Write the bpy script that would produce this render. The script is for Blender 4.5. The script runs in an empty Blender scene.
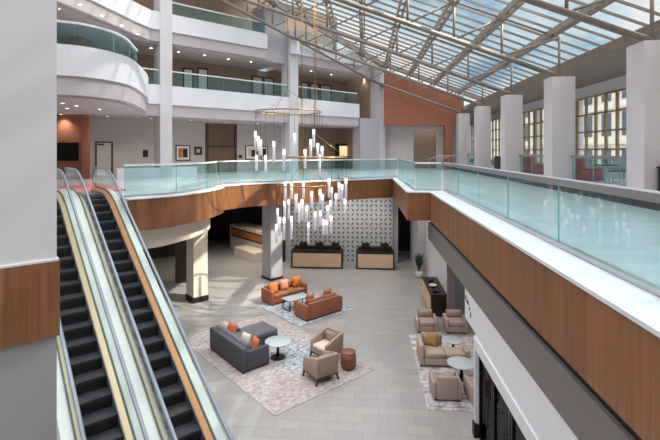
import bpy, math, random
from mathutils import Vector, Matrix
from mathutils.geometry import tessellate_polygon
random.seed(7)
S = bpy.context.scene
COL = S.collection
F = 440.0
EYE = 6.5
YAW = math.atan(33 / 440)
CA, SA = math.cos(YAW), math.sin(YAW)
K = math.sqrt(0.5)
ORD = ['first', 'second', 'third', 'fourth', 'fifth', 'sixth', 'seventh', 'eighth', 'ninth', 'tenth', 'eleventh',
       'twelfth', 'thirteenth', 'fourteenth', 'fifteenth', 'sixteenth', 'seventeenth', 'eighteenth', 'nineteenth', 'twentieth']

# ---------------------------------------------------------------- survey helpers (a measured pixel + a known plane -> metres)
def ray(u, v):
    r = (u - 330) / F
    return (r * CA - SA, r * SA + CA, -(v - 151) / F)
def at(u, v, z):
    d = ray(u, v); k = (z - EYE) / d[2]
    return (d[0] * k, d[1] * k, z)
def aty(u, v, Y):
    d = ray(u, v); k = Y / d[1]
    return (d[0] * k, Y, EYE + d[2] * k)
def atx(u, v, X):
    d = ray(u, v); k = X / d[0]
    return (X, d[1] * k, EYE + d[2] * k)
def att(u, v, t):
    d = ray(u, v); k = t / ((d[0] - d[1]) * K)
    return (d[0] * k, d[1] * k, EYE + d[2] * k)
def st(p): return ((p[0] + p[1]) * K, (p[0] - p[1]) * K)
def W(s, t, z): return ((s + t) * K, (s - t) * K, z)      # diagonal building grid -> world

def roofz(x): return EYE + 7.9 - .375 * x
# ---------------------------------------------------------------- mesh builder
class MB:
    def __init__(self): self.v = []; self.f = []; self.m = []; self.sm = []; self.uv = {}
    def add(self, vs, fs, mi=0, smooth=False):
        b = len(self.v); self.v += [tuple(p) for p in vs]
        for f in fs:
            self.f.append([b + i for i in f]); self.m.append(mi); self.sm.append(smooth)
        return self
    def box(self, x0, x1, y0, y1, z0, z1, fn=None, mi=0):
        vs = [(x, y, z) for z in (z0, z1) for x, y in ((x0, y0), (x1, y0), (x1, y1), (x0, y1))]
        if fn: vs = [fn(*p) for p in vs]
        return self.add(vs, [(3, 2, 1, 0), (4, 5, 6, 7), (0, 1, 5, 4), (1, 2, 6, 5), (2, 3, 7, 6), (3, 0, 4, 7)], mi)
    def prism(self, poly, z0, z1, mi=0):
        n = len(poly)
        tri = tessellate_polygon([[Vector((p[0], p[1], 0)) for p in poly]])
        vs = [(p[0], p[1], z0) for p in poly] + [(p[0], p[1], z1) for p in poly]
        fs = []
        for a, b, c in tri:
            pa, pb, pc = poly[a], poly[b], poly[c]
            cr = (pb[0] - pa[0]) * (pc[1] - pa[1]) - (pb[1] - pa[1]) * (pc[0] - pa[0])
            if cr < 0: b, c = c, b
            fs.append((a + n, b + n, c + n)); fs.append((c, b, a))
        area = sum(poly[i][0] * poly[(i + 1) % n][1] - poly[(i + 1) % n][0] * poly[i][1] for i in range(n))
        for i in range(n):
            j = (i + 1) % n
            fs.append((i, j, j + n, i + n) if area > 0 else (j, i, i + n, j + n))
        return self.add(vs, fs, mi)
    def tube(self, pts, r, n=8, mi=0, closed=False, smooth=True):
        pts = [Vector(p) for p in pts]; m = len(pts); vs = []
        prev = None
        for i, p in enumerate(pts):
            if closed: d = pts[(i + 1) % m] - pts[i - 1]
            else: d = pts[min(i + 1, m - 1)] - pts[max(i - 1, 0)]
            d.normalize()
            if prev is None:
                up = Vector((0, 0, 1)) if abs(d.z) < .95 else Vector((1, 0, 0))
                a = d.cross(up).normalized()
            else:
                a = (prev - d * prev.dot(d)).normalized()
            prev = a
            b = d.cross(a)
            for k in range(n):
                an = 2 * math.pi * k / n
                vs.append(p + a * (r * math.cos(an)) + b * (r * math.sin(an)))
        fs = []
        for i in range(m if closed else m - 1):
            j = (i + 1) % m
            for k in range(n):
                l = (k + 1) % n
                fs.append((i * n + k, i * n + l, j * n + l, j * n + k))
        if not closed:
            fs.append(tuple(range(n))[::-1]); fs.append(tuple((m - 1) * n + k for k in range(n)))
        return self.add(vs, fs, mi, smooth)
    def bar(self, p0, p1, w, h, mi=0):
        # rectangular bar: w sideways (horizontal), h upright
        p0, p1 = Vector(p0), Vector(p1); d = (p1 - p0).normalized()
        a = d.cross(Vector((0, 0, 1)))
        a = a.normalized() if a.length > 1e-4 else Vector((1, 0, 0))
        b = a.cross(d).normalized()
        vs = []
        for p in (p0, p1):
            for x, y in ((-1, -1), (1, -1), (1, 1), (-1, 1)): vs.append(p + a * (x * w / 2) + b * (y * h / 2))
        return self.add(vs, [(3, 2, 1, 0), (4, 5, 6, 7), (0, 1, 5, 4), (1, 2, 6, 5), (2, 3, 7, 6), (3, 0, 4, 7)], mi)
    def lathe(self, prof, n=24, c=(0, 0, 0), mi=0, smooth=True, cap=True):
        vs = []; m = len(prof)
        for r, z in prof:
            for k in range(n):
                an = 2 * math.pi * k / n
                vs.append((c[0] + r * math.cos(an), c[1] + r * math.sin(an), c[2] + z))
        fs = []
        for i in range(m - 1):
            for k in range(n):
                l = (k + 1) % n
                fs.append((i * n + k, i * n + l, (i + 1) * n + l, (i + 1) * n + k))
        if cap: fs.append(tuple(range(n))[::-1]); fs.append(tuple((m - 1) * n + k for k in range(n)))
        return self.add(vs, fs, mi, smooth)
    def sweep(self, path, prof, frame, mi=0, smooth=False):
        # path: list of params; prof: closed polygon; frame(param, a, b) -> point
        n = len(prof); m = len(path); vs = [frame(p, a, b) for p in path for a, b in prof]
        fs = [(i * n + k, i * n + (k + 1) % n, (i + 1) * n + (k + 1) % n, (i + 1) * n + k) for i in range(m - 1) for k in range(n)]
        fs.append(tuple(range(n))[::-1]); fs.append(tuple((m - 1) * n + k for k in range(n)))
        return self.add(vs, fs, mi, smooth)
    def wall(self, line, off0, off1, z0, z1, mi=0, smooth=False):
        # thickened polyline (plan); offset measured to the right of travel; writes UVs (metres along, height)
        a = offset(line, off0); b = offset(line, off1)
        n = len(line); base = len(self.f); L = [0.0]
        for i in range(1, n): L.append(L[-1] + math.dist(line[i], line[i - 1]))
        vs = []
        for i in range(n):
            vs += [(a[i][0], a[i][1], z0), (b[i][0], b[i][1], z0), (b[i][0], b[i][1], z1), (a[i][0], a[i][1], z1)]
        fs = []
        for i in range(n - 1):
            p, q = i * 4, i * 4 + 4
            for k in range(4):
                l = (k + 1) % 4
                self.uv[base + len(fs)] = [(L[i], (z0, z0, z1, z1)[k]), (L[i], (z0, z0, z1, z1)[l]), (L[i + 1], (z0, z0, z1, z1)[l]), (L[i + 1], (z0, z0, z1, z1)[k])]
                fs.append((p + k, p + l, q + l, q + k))
        fs.append((0, 1, 2, 3)); e = (n - 1) * 4; fs.append((e + 3, e + 2, e + 1, e))
        return self.add(vs, fs, mi, smooth)
    def build(self, name, mats, parent=None, bevel=0, seg=2, sub=0, kind=None):
        me = bpy.data.meshes.new(name)
        me.from_pydata(self.v, [], self.f); me.update()
        if not isinstance(mats, (list, tuple)): mats = [mats]
        for m in mats: me.materials.append(m)
        if self.uv:
            ul = me.uv_layers.new(name='UVMap')
            for i, p in enumerate(me.polygons):
                if i in self.uv:
                    for li, c in zip(p.loop_indices, self.uv[i]): ul.data[li].uv = c
        for i, p in enumerate(me.polygons):
            p.material_index = self.m[i]; p.use_smooth = self.sm[i]
        import bmesh
        bm = bmesh.new(); bm.from_mesh(me); bmesh.ops.recalc_face_normals(bm, faces=bm.faces); bm.to_mesh(me); bm.free()
        o = bpy.data.objects.new(name, me); COL.objects.link(o)
        if parent is not None: o.parent = parent
        if bevel:
            b = o.modifiers.new('b', 'BEVEL'); b.width = bevel; b.segments = seg; b.limit_method = 'ANGLE'
            b.harden_normals = False
            for p in me.polygons: p.use_smooth = True
        if sub:
            q = o.modifiers.new('s', 'SUBSURF'); q.levels = sub; q.render_levels = sub
            for p in me.polygons: p.use_smooth = True
        if kind: o['kind'] = kind
        return o

def offset(line, d):
    n = len(line); out = []
    for i in range(n):
        ds = []
        for j in (i - 1, i):
            if 0 <= j < n - 1:
                dx, dy = line[j + 1][0] - line[j][0], line[j + 1][1] - line[j][1]
                l = math.hypot(dx, dy); ds.append((dy / l, -dx / l))
        nx, ny = sum(q[0] for q in ds), sum(q[1] for q in ds)
        l = math.hypot(nx, ny); nx, ny = nx / l, ny / l
        c = nx * ds[0][0] + ny * ds[0][1]
        out.append((line[i][0] + nx * d / max(c, .3), line[i][1] + ny * d / max(c, .3)))
    return out
def spline(pts, n=6):
    out = []
    P = [pts[0]] + list(pts) + [pts[-1]]
    for i in range(1, len(P) - 2):
        for k in range(n):
            t = k / n
            out.append(tuple(.5 * (2 * P[i][c] + (P[i + 1][c] - P[i - 1][c]) * t + (2 * P[i - 1][c] - 5 * P[i][c] + 4 * P[i + 1][c] - P[i + 2][c]) * t * t
                     + (3 * P[i][c] - P[i - 1][c] - 3 * P[i + 1][c] + P[i + 2][c]) * t ** 3) for c in range(len(pts[0]))))
    out.append(tuple(pts[-1]))
    return out
def thing(name, label, cat, loc=(0, 0, 0), rz=0, group=None):
    o = bpy.data.objects.new(name, None); COL.objects.link(o)
    o.location = loc; o.rotation_euler = (0, 0, rz); o.empty_display_size = .2
    tag(o, label, cat, group); return o
def tag(o, label, cat, group=None):
    o['label'] = label; o['category'] = cat
    if group: o['group'] = group
    return o
def dup(root, loc, rz, label, group=None):
    r = root.copy(); COL.objects.link(r); r.location = loc; r.rotation_euler = (0, 0, rz); r['label'] = label
    if group: r['group'] = group
    for ch in list(root.children):
        c = ch.copy(); COL.objects.link(c); c.parent = r
        for g in list(ch.children):
            d = g.copy(); COL.objects.link(d); d.parent = c
    return r
def struct(name, mb, m, **k):
    return mb.build(name, m, kind='structure', **k)

# ---------------------------------------------------------------- materials
def hexc(r, g, b):
    f = lambda c: (c / 255 / 12.92) if c / 255 <= .04045 else ((c / 255 + .055) / 1.055) ** 2.4
    return (f(r), f(g), f(b), 1)
def mat(name, rgb, rough=.6, metal=0, spec=.5, noise=0, nscale=8, bump=0, bscale=60, emit=None, coat=0):
    m = bpy.data.materials.new(name); m.use_nodes = True; N = m.node_tree; b = N.nodes['Principled BSDF']
    c = hexc(*rgb)
    b.inputs['Base Color'].default_value = c; b.inputs['Roughness'].default_value = rough
    b.inputs['Metallic'].default_value = metal; b.inputs['Specular IOR Level'].default_value = spec
    b.inputs['Coat Weight'].default_value = coat
    tc = N.nodes.new('ShaderNodeTexCoord')
    if noise:
        n = N.nodes.new('ShaderNodeTexNoise'); n.inputs['Scale'].default_value = nscale; n.inputs['Detail'].default_value = 4
        N.links.new(tc.outputs['Object'], n.inputs['Vector'])
        r = N.nodes.new('ShaderNodeMapRange'); r.inputs['To Min'].default_value = 1 - noise; r.inputs['To Max'].default_value = 1 + noise
        N.links.new(n.outputs['Fac'], r.inputs['Value'])
        x = N.nodes.new('ShaderNodeMix'); x.data_type = 'RGBA'; x.blend_type = 'MULTIPLY'; x.inputs['Factor'].default_value = 1
        x.inputs['A'].default_value = c; N.links.new(r.outputs['Result'], x.inputs['B'])
        N.links.new(x.outputs['Result'], b.inputs['Base Color'])
    if bump:
        n2 = N.nodes.new('ShaderNodeTexNoise'); n2.inputs['Scale'].default_value = bscale
        N.links.new(tc.outputs['Object'], n2.inputs['Vector'])
        bp = N.nodes.new('ShaderNodeBump'); bp.inputs['Strength'].default_value = bump; bp.inputs['Distance'].default_value = .02
        N.links.new(n2.outputs['Fac'], bp.inputs['Height']); N.links.new(bp.outputs['Normal'], b.inputs['Normal'])
    if emit:
        b.inputs['Emission Color'].default_value = hexc(*emit[0]); b.inputs['Emission Strength'].default_value = emit[1]
    return m
def wood(name, dark, light, coords='UV', sx=9, sy=.5, plank=.14, rough=.45, axis='x'):
    m = bpy.data.materials.new(name); m.use_nodes = True; N = m.node_tree; b = N.nodes['Principled BSDF']
    tc = N.nodes.new('ShaderNodeTexCoord'); mp = N.nodes.new('ShaderNodeMapping')
    N.links.new(tc.outputs[coords], mp.inputs['Vector'])
    mp.inputs['Scale'].default_value = (sx, sy, sy) if axis == 'x' else (sy, sx, sx) if axis == 'y' else (sx, sx, sy)
    n = N.nodes.new('ShaderNodeTexNoise'); n.inputs['Scale'].default_value = 1.0; n.inputs['Detail'].default_value = 5; n.inputs['Roughness'].default_value = .6
    N.links.new(mp.outputs['Vector'], n.inputs['Vector'])
    # plank-by-plank tone
    mp2 = N.nodes.new('ShaderNodeMapping'); N.links.new(tc.outputs[coords], mp2.inputs['Vector'])
    p = 1 / plank
    mp2.inputs['Scale'].default_value = (p, .0, .0) if axis == 'x' else (.0, p, p) if axis == 'y' else (p, p, 0)
    sn = N.nodes.new('ShaderNodeVectorMath'); sn.operation = 'FLOOR'; N.links.new(mp2.outputs['Vector'], sn.inputs[0])
    wn = N.nodes.new('ShaderNodeTexWhiteNoise'); wn.noise_dimensions = '3D'; N.links.new(sn.outputs['Vector'], wn.inputs['Vector'])
    ad = N.nodes.new('ShaderNodeMath'); ad.operation = 'MULTIPLY_ADD'; ad.inputs[1].default_value = .2
    N.links.new(wn.outputs['Value'], ad.inputs[0])
    mm = N.nodes.new('ShaderNodeMath'); mm.operation = 'MULTIPLY'; mm.inputs[1].default_value = .8; N.links.new(n.outputs['Fac'], mm.inputs[0])
    N.links.new(mm.outputs[0], ad.inputs[2])
    cr = N.nodes.new('ShaderNodeValToRGB'); cr.color_ramp.elements[0].color = hexc(*dark); cr.color_ramp.elements[1].color = hexc(*light)
    cr.color_ramp.elements[0].position = .15; cr.color_ramp.elements[1].position = .85
    N.links.new(ad.outputs[0], cr.inputs['Fac']); N.links.new(cr.outputs['Color'], b.inputs['Base Color'])
    b.inputs['Roughness'].default_value = rough
    return m
def glass(name, tint, refl=.08, rough=0.0, body=0.0, bodycol=(200, 230, 230)):
    m = bpy.data.materials.new(name); m.use_nodes = True; N = m.node_tree; N.nodes.clear()
    out = N.nodes.new('ShaderNodeOutputMaterial'); t = N.nodes.new('ShaderNodeBsdfTransparent'); g = N.nodes.new('ShaderNodeBsdfGlossy')
    t.inputs['Color'].default_value = hexc(*tint); g.inputs['Roughness'].default_value = rough
    lw = N.nodes.new('ShaderNodeLayerWeight'); lw.inputs['Blend'].default_value = .35
    mr = N.nodes.new('ShaderNodeMapRange'); mr.inputs['To Min'].default_value = refl; mr.inputs['To Max'].default_value = min(1, refl + .10)
    N.links.new(lw.outputs['Facing'], mr.inputs['Value'])
    mx = N.nodes.new('ShaderNodeMixShader'); N.links.new(mr.outputs['Result'], mx.inputs['Fac'])
    N.links.new(t.outputs[0], mx.inputs[1]); N.links.new(g.outputs[0], mx.inputs[2])
    last = mx
    if body:
        d = N.nodes.new('ShaderNodeBsdfDiffuse'); d.inputs['Color'].default_value = hexc(*bodycol)
        m2 = N.nodes.new('ShaderNodeMixShader'); m2.inputs['Fac'].default_value = body
        N.links.new(mx.outputs[0], m2.inputs[1]); N.links.new(d.outputs[0], m2.inputs[2]); last = m2
    N.links.new(last.outputs[0], out.inputs[0])
    return m
def brickmat(name, c1, c2, mortar, w, h, ms, rough=.5, rotz=0, coords='Object', noise=.08, off=.5, uv=False, map_rot=(0, 0, 0), bias=0):
    m = bpy.data.materials.new(name); m.use_nodes = True; N = m.node_tree; b = N.nodes['Principled BSDF']
    tc = N.nodes.new('ShaderNodeTexCoord'); mp = N.nodes.new('ShaderNodeMapping'); mp.inputs['Rotation'].default_value = map_rot
    N.links.new(tc.outputs[coords], mp.inputs['Vector'])
    br = N.nodes.new('ShaderNodeTexBrick'); br.offset = off
    br.inputs['Color1'].default_value = hexc(*c1); br.inputs['Color2'].default_value = hexc(*c2); br.inputs['Mortar'].default_value = hexc(*mortar)
    br.inputs['Scale'].default_value = 1; br.inputs['Brick Width'].default_value = w; br.inputs['Row Height'].default_value = h; br.inputs['Mortar Size'].default_value = ms
    br.inputs['Bias'].default_value = bias
    N.links.new(mp.outputs['Vector'], br.inputs['Vector'])
    n = N.nodes.new('ShaderNodeTexNoise'); n.inputs['Scale'].default_value = 1.2; n.inputs['Detail'].default_value = 6; N.links.new(mp.outputs['Vector'], n.inputs['Vector'])
    r = N.nodes.new('ShaderNodeMapRange'); r.inputs['To Min'].default_value = 1 - noise; r.inputs['To Max'].default_value = 1 + noise; N.links.new(n.outputs['Fac'], r.inputs['Value'])
    x = N.nodes.new('ShaderNodeMix'); x.data_type = 'RGBA'; x.blend_type = 'MULTIPLY'; x.inputs['Factor'].default_value = 1
    N.links.new(br.outputs['Color'], x.inputs['A']); N.links.new(r.outputs['Result'], x.inputs['B']); N.links.new(x.outputs['Result'], b.inputs['Base Color'])
    b.inputs['Roughness'].default_value = rough
    return m
def rugmat(name, cols, scale=3, center=None, fade=1.5, col2=None):
    # speckled rug; optional second speckle colours around a centre
    m = bpy.data.materials.new(name); m.use_nodes = True; N = m.node_tree; b = N.nodes['Principled BSDF']
    tc = N.nodes.new('ShaderNodeTexCoord')
    mp = N.nodes.new('ShaderNodeMapping'); mp.inputs['Scale'].default_value = (1, 1.4, 1); N.links.new(tc.outputs['Object'], mp.inputs['Vector'])
    n = N.nodes.new('ShaderNodeTexNoise'); n.inputs['Scale'].default_value = scale; n.inputs['Detail'].default_value = 8; n.inputs['Roughness'].default_value = .75
    N.links.new(mp.outputs['Vector'], n.inputs['Vector'])
    def ramp(cs):
        cr = N.nodes.new('ShaderNodeValToRGB'); e = cr.color_ramp.elements
        e[0].position = .38; e[0].color = hexc(*cs[0]); e[1].position = .62; e[1].color = hexc(*cs[-1])
        for i, c in enumerate(cs[1:-1]):
            q = e.new(.38 + .24 * (i + 1) / (len(cs) - 1)); q.color = hexc(*c)
        N.links.new(n.outputs['Fac'], cr.inputs['Fac']); return cr
    A = ramp(cols); last = A.outputs['Color']
    if col2:
        B = ramp(col2)
        ds = N.nodes.new('ShaderNodeVectorMath'); ds.operation = 'DISTANCE'; ds.inputs[1].default_value = center
        N.links.new(tc.outputs['Object'], ds.inputs[0])
        n3 = N.nodes.new('ShaderNodeTexNoise'); n3.inputs['Scale'].default_value = 1.1; N.links.new(tc.outputs['Object'], n3.inputs['Vector'])
        ad = N.nodes.new('ShaderNodeMath'); ad.operation = 'MULTIPLY_ADD'; ad.inputs[1].default_value = 1.2; N.links.new(n3.outputs['Fac'], ad.inputs[0]); N.links.new(ds.outputs['Value'], ad.inputs[2])
        mr = N.nodes.new('ShaderNodeMapRange'); mr.inputs['From Min'].default_value = fade; mr.inputs['From Max'].default_value = fade + .5; N.links.new(ad.outputs[0], mr.inputs['Value'])
        x = N.nodes.new('ShaderNodeMix'); x.data_type = 'RGBA'; N.links.new(mr.outputs['Result'], x.inputs['Factor'])
        N.links.new(B.outputs['Color'], x.inputs['A']); N.links.new(A.outputs['Color'], x.inputs['B']); last = x.outputs['Result']
    N.links.new(last, b.inputs['Base Color']); b.inputs['Roughness'].default_value = .95; b.inputs['Specular IOR Level'].default_value = .1
    return m

M = {}
M['white'] = mat('white paint', (208, 208, 213), .55, noise=.02)
M['lip'] = mat('white stone ledge', (204, 206, 212), .35)
M['grey'] = mat('grey plaster', (168, 165, 170), .8, noise=.03, nscale=2)
M['pier'] = mat('light grey pier plaster', (192, 190, 194), .8, noise=.02, nscale=1.5)
M['colgrey'] = mat('pale column plaster', (190, 184, 186), .8, noise=.02)
M['wallgrey'] = mat('warm grey wall', (190, 184, 180), .85, noise=.03)
M['lowgrey'] = mat('grey laminate', (140, 139, 141), .6, noise=.03)
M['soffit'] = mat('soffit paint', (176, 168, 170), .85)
M['taupe'] = mat('taupe beam paint', (112, 104, 104), .75)
M['black'] = mat('black paint', (20, 18, 18), .5)
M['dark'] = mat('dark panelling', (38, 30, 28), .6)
M['brownwall'] = mat('brown corridor wall', (150, 128, 112), .85, noise=.05)
M['blind'] = wood('brown window blind', (92, 70, 52), (128, 104, 82), coords='Object', sx=1, sy=16, axis='y', plank=9)
M['brownframe'] = mat('dark brown frame', (74, 50, 38), .5)
M['wood'] = wood('walnut veneer', (82, 50, 31), (152, 100, 62), sx=16, sy=.7, plank=.3)
M['woodtrim'] = wood('walnut box', (140, 84, 44), (200, 130, 70), coords='Object', axis='z', sx=12, sy=.8)
M['maple'] = wood('pale wood', (188, 152, 122), (222, 190, 160), coords='Object', axis='y', sx=14, sy=.8, plank=.3)
M['beige'] = mat('beige stone beam', (214, 203, 186), .7, noise=.05)
M['rail'] = mat('grey rail metal', (150, 150, 156), .35, metal=.6)
M['steel'] = mat('brushed steel', (190, 190, 194), .3, metal=.9)
M['pipe'] = mat('taupe steel pipe', (122, 111, 102), .5)
M['mullion'] = mat('roof glazing bar', (118, 106, 95), .5)
M['winbar'] = mat('bronze window bar', (150, 128, 96), .5)
M['glass'] = glass('clear teal glass', (230, 246, 246), .0, body=.03, bodycol=(190, 235, 240))
M['escglass'] = glass('clear escalator glass', (248, 252, 251), .03)
M['glassedge'] = mat('green glass edge', (120, 180, 170), .2)
M['roofglass'] = glass('roof glass', (236, 242, 246), .03)
M['winglass'] = glass('window glass', (235, 240, 242), .06)
M['doorglass'] = glass('dark shopfront glass', (120, 122, 112), .05)
M['brick'] = brickmat('red brick', (150, 94, 68), (136, 84, 60), (158, 104, 82), .22, .075, .006, .85, map_rot=(math.pi / 2, 0, 0), noise=.06)
M['brickx'] = brickmat('red brick side', (150, 94, 68), (136, 84, 60), (166, 104, 76), .22, .075, .006, .85, map_rot=(math.pi / 2, 0, math.pi / 2), noise=.06)
M['tile'] = brickmat('stone tile floor', (156, 152, 151), (147, 143, 142), (122, 118, 117), 62e-2, .34, .005, .32, noise=.10, off=.37)
M['mezz'] = brickmat('pale polished floor', (198, 198, 203), (186, 186, 192), (178, 178, 184), 3.0, .30, .004, .18, noise=.10)  # long tone streaks along X imitate reflections in the polished floor
M['bluefelt'] = mat('charcoal upholstery', (78, 77, 82), .9, noise=.08, nscale=30, spec=.2)
M['bluefelt2'] = mat('slate seat upholstery', (98, 97, 103), .9, noise=.08, nscale=30, spec=.2)
M['leather'] = mat('cognac leather', (142, 88, 58), .55, noise=.12, nscale=6, spec=.35)
M['orange'] = mat('orange cushion cloth', (172, 96, 34), .85, noise=.1)
M['tan'] = mat('tan cushion cloth', (186, 122, 92), .85, noise=.1)
M['coral'] = mat('coral cushion cloth', (186, 104, 72), .85, noise=.1)
M['mustard'] = mat('mustard cushion cloth', (150, 112, 64), .85, noise=.1)
M['cream'] = mat('cream cushion cloth', (205, 190, 176), .9, noise=.06)
M['chairgrey'] = mat('taupe chair cloth', (152, 131, 117), .9, noise=.06, nscale=20)
M['pink'] = mat('dusty pink chair cloth', (160, 138, 131), .9, noise=.06, nscale=20)
M['sand'] = mat('sand sofa cloth', (164, 146, 131), .9, noise=.06, nscale=20)
M['legwood'] = mat('walnut leg', (84, 50, 36), .5)
M['drum'] = wood('drum wood', (98, 58, 38), (134, 82, 54), coords='Object', axis='z', sx=16, sy=1)
M['tabletop'] = mat('pale grey table top', (176, 184, 190), .25)
M['bronze'] = mat('dark bronze', (56, 44, 40), .35, metal=.6)
M['brass'] = mat('brass', (150, 118, 74), .3, metal=.8)
M['red'] = mat('burgundy upholstery', (166, 26, 48), .7)
M['carpet'] = rugmat('red carpet', [(150, 70, 76), (176, 110, 110), (196, 140, 136)], 3)
M['green'] = mat('plant leaf', (46, 66, 48), .6, noise=.3)
M['pot'] = mat('white pot', (210, 205, 198), .5)
M['paper'] = mat('white paper mount', (230, 228, 222), .8)
M['screen'] = mat('screen glass', (14, 14, 18), .12)
M['lamp'] = mat('lamp lens', (255, 240, 214), .4, emit=((255, 232, 200), 14))
M['tubeglow'] = mat('frosted light tube', (206, 204, 218), .3, emit=((240, 236, 252), .24))
M['tubehot'] = mat('lit tube core', (255, 250, 240), .3, emit=((255, 246, 232), 1.3))
M['screenlit'] = mat('lit sign face', (240, 214, 160), .5, emit=((255, 220, 160), 1.0))
M['step'] = wood('grooved step', (30, 30, 34), (52, 52, 58), coords='Object', axis='x', sx=1, sy=1, plank=.03, rough=.45)
M['stepblack'] = mat('step riser black', (16, 16, 19), .5)
M['skirt'] = mat('dark grey skirt', (88, 88, 96), .4, metal=.3)
M['gold'] = mat('champagne metal', (196, 182, 148), .42, metal=.3)
M['goldbrown'] = mat('wood reflecting champagne metal', (180, 132, 88), .42, metal=.3)  # champagne metal, browned in its colour to imitate reflected wood
M['deck'] = mat('pale stone deck', (182, 188, 186), .35, noise=.06, nscale=3)
M['baseline'] = mat('dark glass clamp', (52, 66, 72), .4)
M['hand'] = mat('sky tinted handrail rubber', (104, 113, 128), .3, spec=.8)  # black rubber; its bluish sky reflection is put into the colour
M['handdark'] = mat('black handrail rubber', (52, 56, 66), .3, spec=.8)
M['ext'] = mat('cream stone facade', (250, 240, 224), .85, noise=.05)
M['extwin'] = mat('blue dark window', (86, 104, 118), .2)
M['asphalt'] = mat('street paving', (150, 148, 146), .9)
M['tilewhite'] = mat('white relief tile', (188, 190, 191), .6)
M['tiledark'] = mat('relief slot', (74, 76, 78), .8)
M['slat'] = wood('taupe roof lining', (96, 84, 76), (132, 118, 106), coords='Object', axis='y', sx=5, sy=.4, plank=.22)
M['rug1'] = rugmat('pink and blue rug', [(140, 127, 127), (168, 156, 155), (188, 178, 176)], 6.5, (8.35, -11.3, 0), .75 + .6, [(78, 90, 106), (160, 166, 174), (205, 206, 208)])
M['rug2'] = rugmat('blue and cream rug', [(78, 90, 108), (165, 168, 176), (205, 206, 208)], 6.5)
M['rug3'] = rugmat('violet grey rug', [(110, 104, 118), (176, 168, 172), (206, 198, 198)], 3)
M['greymetal'] = mat('frame black metal', (26, 24, 24), .4, metal=.4)
M['yellow'] = mat('yellow sign', (220, 190, 60), .6)
M['doorpaint'] = mat('door paint', (196, 188, 184), .6)
M['artorange'] = mat('art orange', (200, 110, 60), .8)
M['artdark'] = mat('art dark', (40, 36, 40), .8)
M['artcream'] = mat('art cream', (214, 196, 158), .8)

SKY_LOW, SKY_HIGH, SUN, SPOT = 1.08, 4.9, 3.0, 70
# ---------------------------------------------------------------- camera
cam = bpy.data.cameras.new('camera'); co = bpy.data.objects.new('camera', cam); COL.objects.link(co)
cam.sensor_width = 36; cam.lens = 24; cam.shift_y = -(220 - 151) / 660
co.location = (0, 0, EYE); co.rotation_euler = (math.pi / 2, 0, YAW); cam.clip_end = 500
S.camera = co

# ================================================================ SETTING: floors
mb = MB(); mb.box(-30, 14, -6, 45, -.3, 0); struct('floor', mb, M['tile'])
LEDGE_CURVE = spline([W(4.20, -14.66, 0)[:2], (-7.03, 13.77), (-6.50, 14.42), (-6.12, 15.40), (-5.88, 16.44), (-5.84, 17.69), (-6.06, 18.75)], 6)
LEDGE_MID = [(-5.25, 20.02), (1.68, 24.78)]
EDGE = [(2.52, -3), (2.52, 16.5), (1.68, 16.5)] + LEDGE_MID[::-1] + LEDGE_CURVE[::-1]
slab = EDGE + [W(4.20, -18.2, 0)[:2], W(1.44, -18.2, 0)[:2], W(1.44, -14.66, 0)[:2], W(-8, -14.66, 0)[:2], W(-8, -34, 0)[:2], W(28, -34, 0)[:2], (14, 40), (14, -3)]
mb = MB(); mb.prism(slab, 3.95, 4.96); struct('floor_mezzanine', mb, M['mezz'])
# fascia strips (right-of-travel offset is positive towards the atrium when walking right rail -> left curve)
rev = EDGE
def outward(line, d): return offset(line, d)
mb = MB(); mb.wall(EDGE, -.05, .03, 3.93, 4.965); 
# find which side is the atrium: the first leg runs +Y at X=2.52, atrium is -X = left of travel -> negative offset
mb = MB(); mb.wall(EDGE, -.04, .02, 3.93, 4.95); struct('trim_1', mb, M['wood'])
mb = MB(); mb.wall(EDGE, -.07, .50, 4.95, 5.0); struct('trim_2', mb, M['lip'])
# carpet at the head of the escalators
mb = MB(); mb.box(1.2, 5.2, -22.5, -18.3, 4.96, 4.985, fn=W); struct('floor_carpet', mb, M['carpet'])
# raised terrace beyond the columns
mb = MB(); mb.box(7.6, 14, -3, 50, 4.96, 5.28); struct('floor_terrace', mb, M['mezz'])
mb = MB(); mb.box(7.56, 7.6, -3, 40, 4.96, 5.30); struct('trim_3', mb, M['dark'])

# curved beam under the left bulge, beam under the right gallery
bulge_in = offset(LEDGE_CURVE, -.55)
mb = MB(); mb.wall(LEDGE_CURVE, -.95, -.55, 3.2, 3.95); struct('beam_curved', mb, M['beige'])
mb = MB(); mb.box(2.62, 2.9, -3, 16.45, 3.60, 3.95); struct('beam_reveal_shade', mb, M['black'])  # black strip stands in for shade in the recess under the wood fascia
mb = MB(); mb.box(2.56, 3.1, -3, 17.6, 3.06, 3.72); struct('beam_gallery', mb, M['taupe'])
# lower right wall with shopfront
mb = MB()
mb.box(2.58, 3.0, 5.5, 10.33, 2.0, 3.06); mb.box(2.58, 3.0, 10.22, 10.33, 0, 2.0); mb.box(2.58, 3.0, 10.33, 11.4, 2.30, 3.06)
struct('wall_right', mb, M['white'])
mb = MB(); mb.box(2.54, 2.58, 5.5, 10.34, 2.0, 2.26); mb.box(2.54, 2.58, 10.23, 10.34, .32, 2.0); struct('trim_4', mb, M['white'])
mb = MB(); mb.box(2.51, 2.66, 10.18, 10.37, 0, .30); struct('baseboard_right', mb, M['black'])
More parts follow.
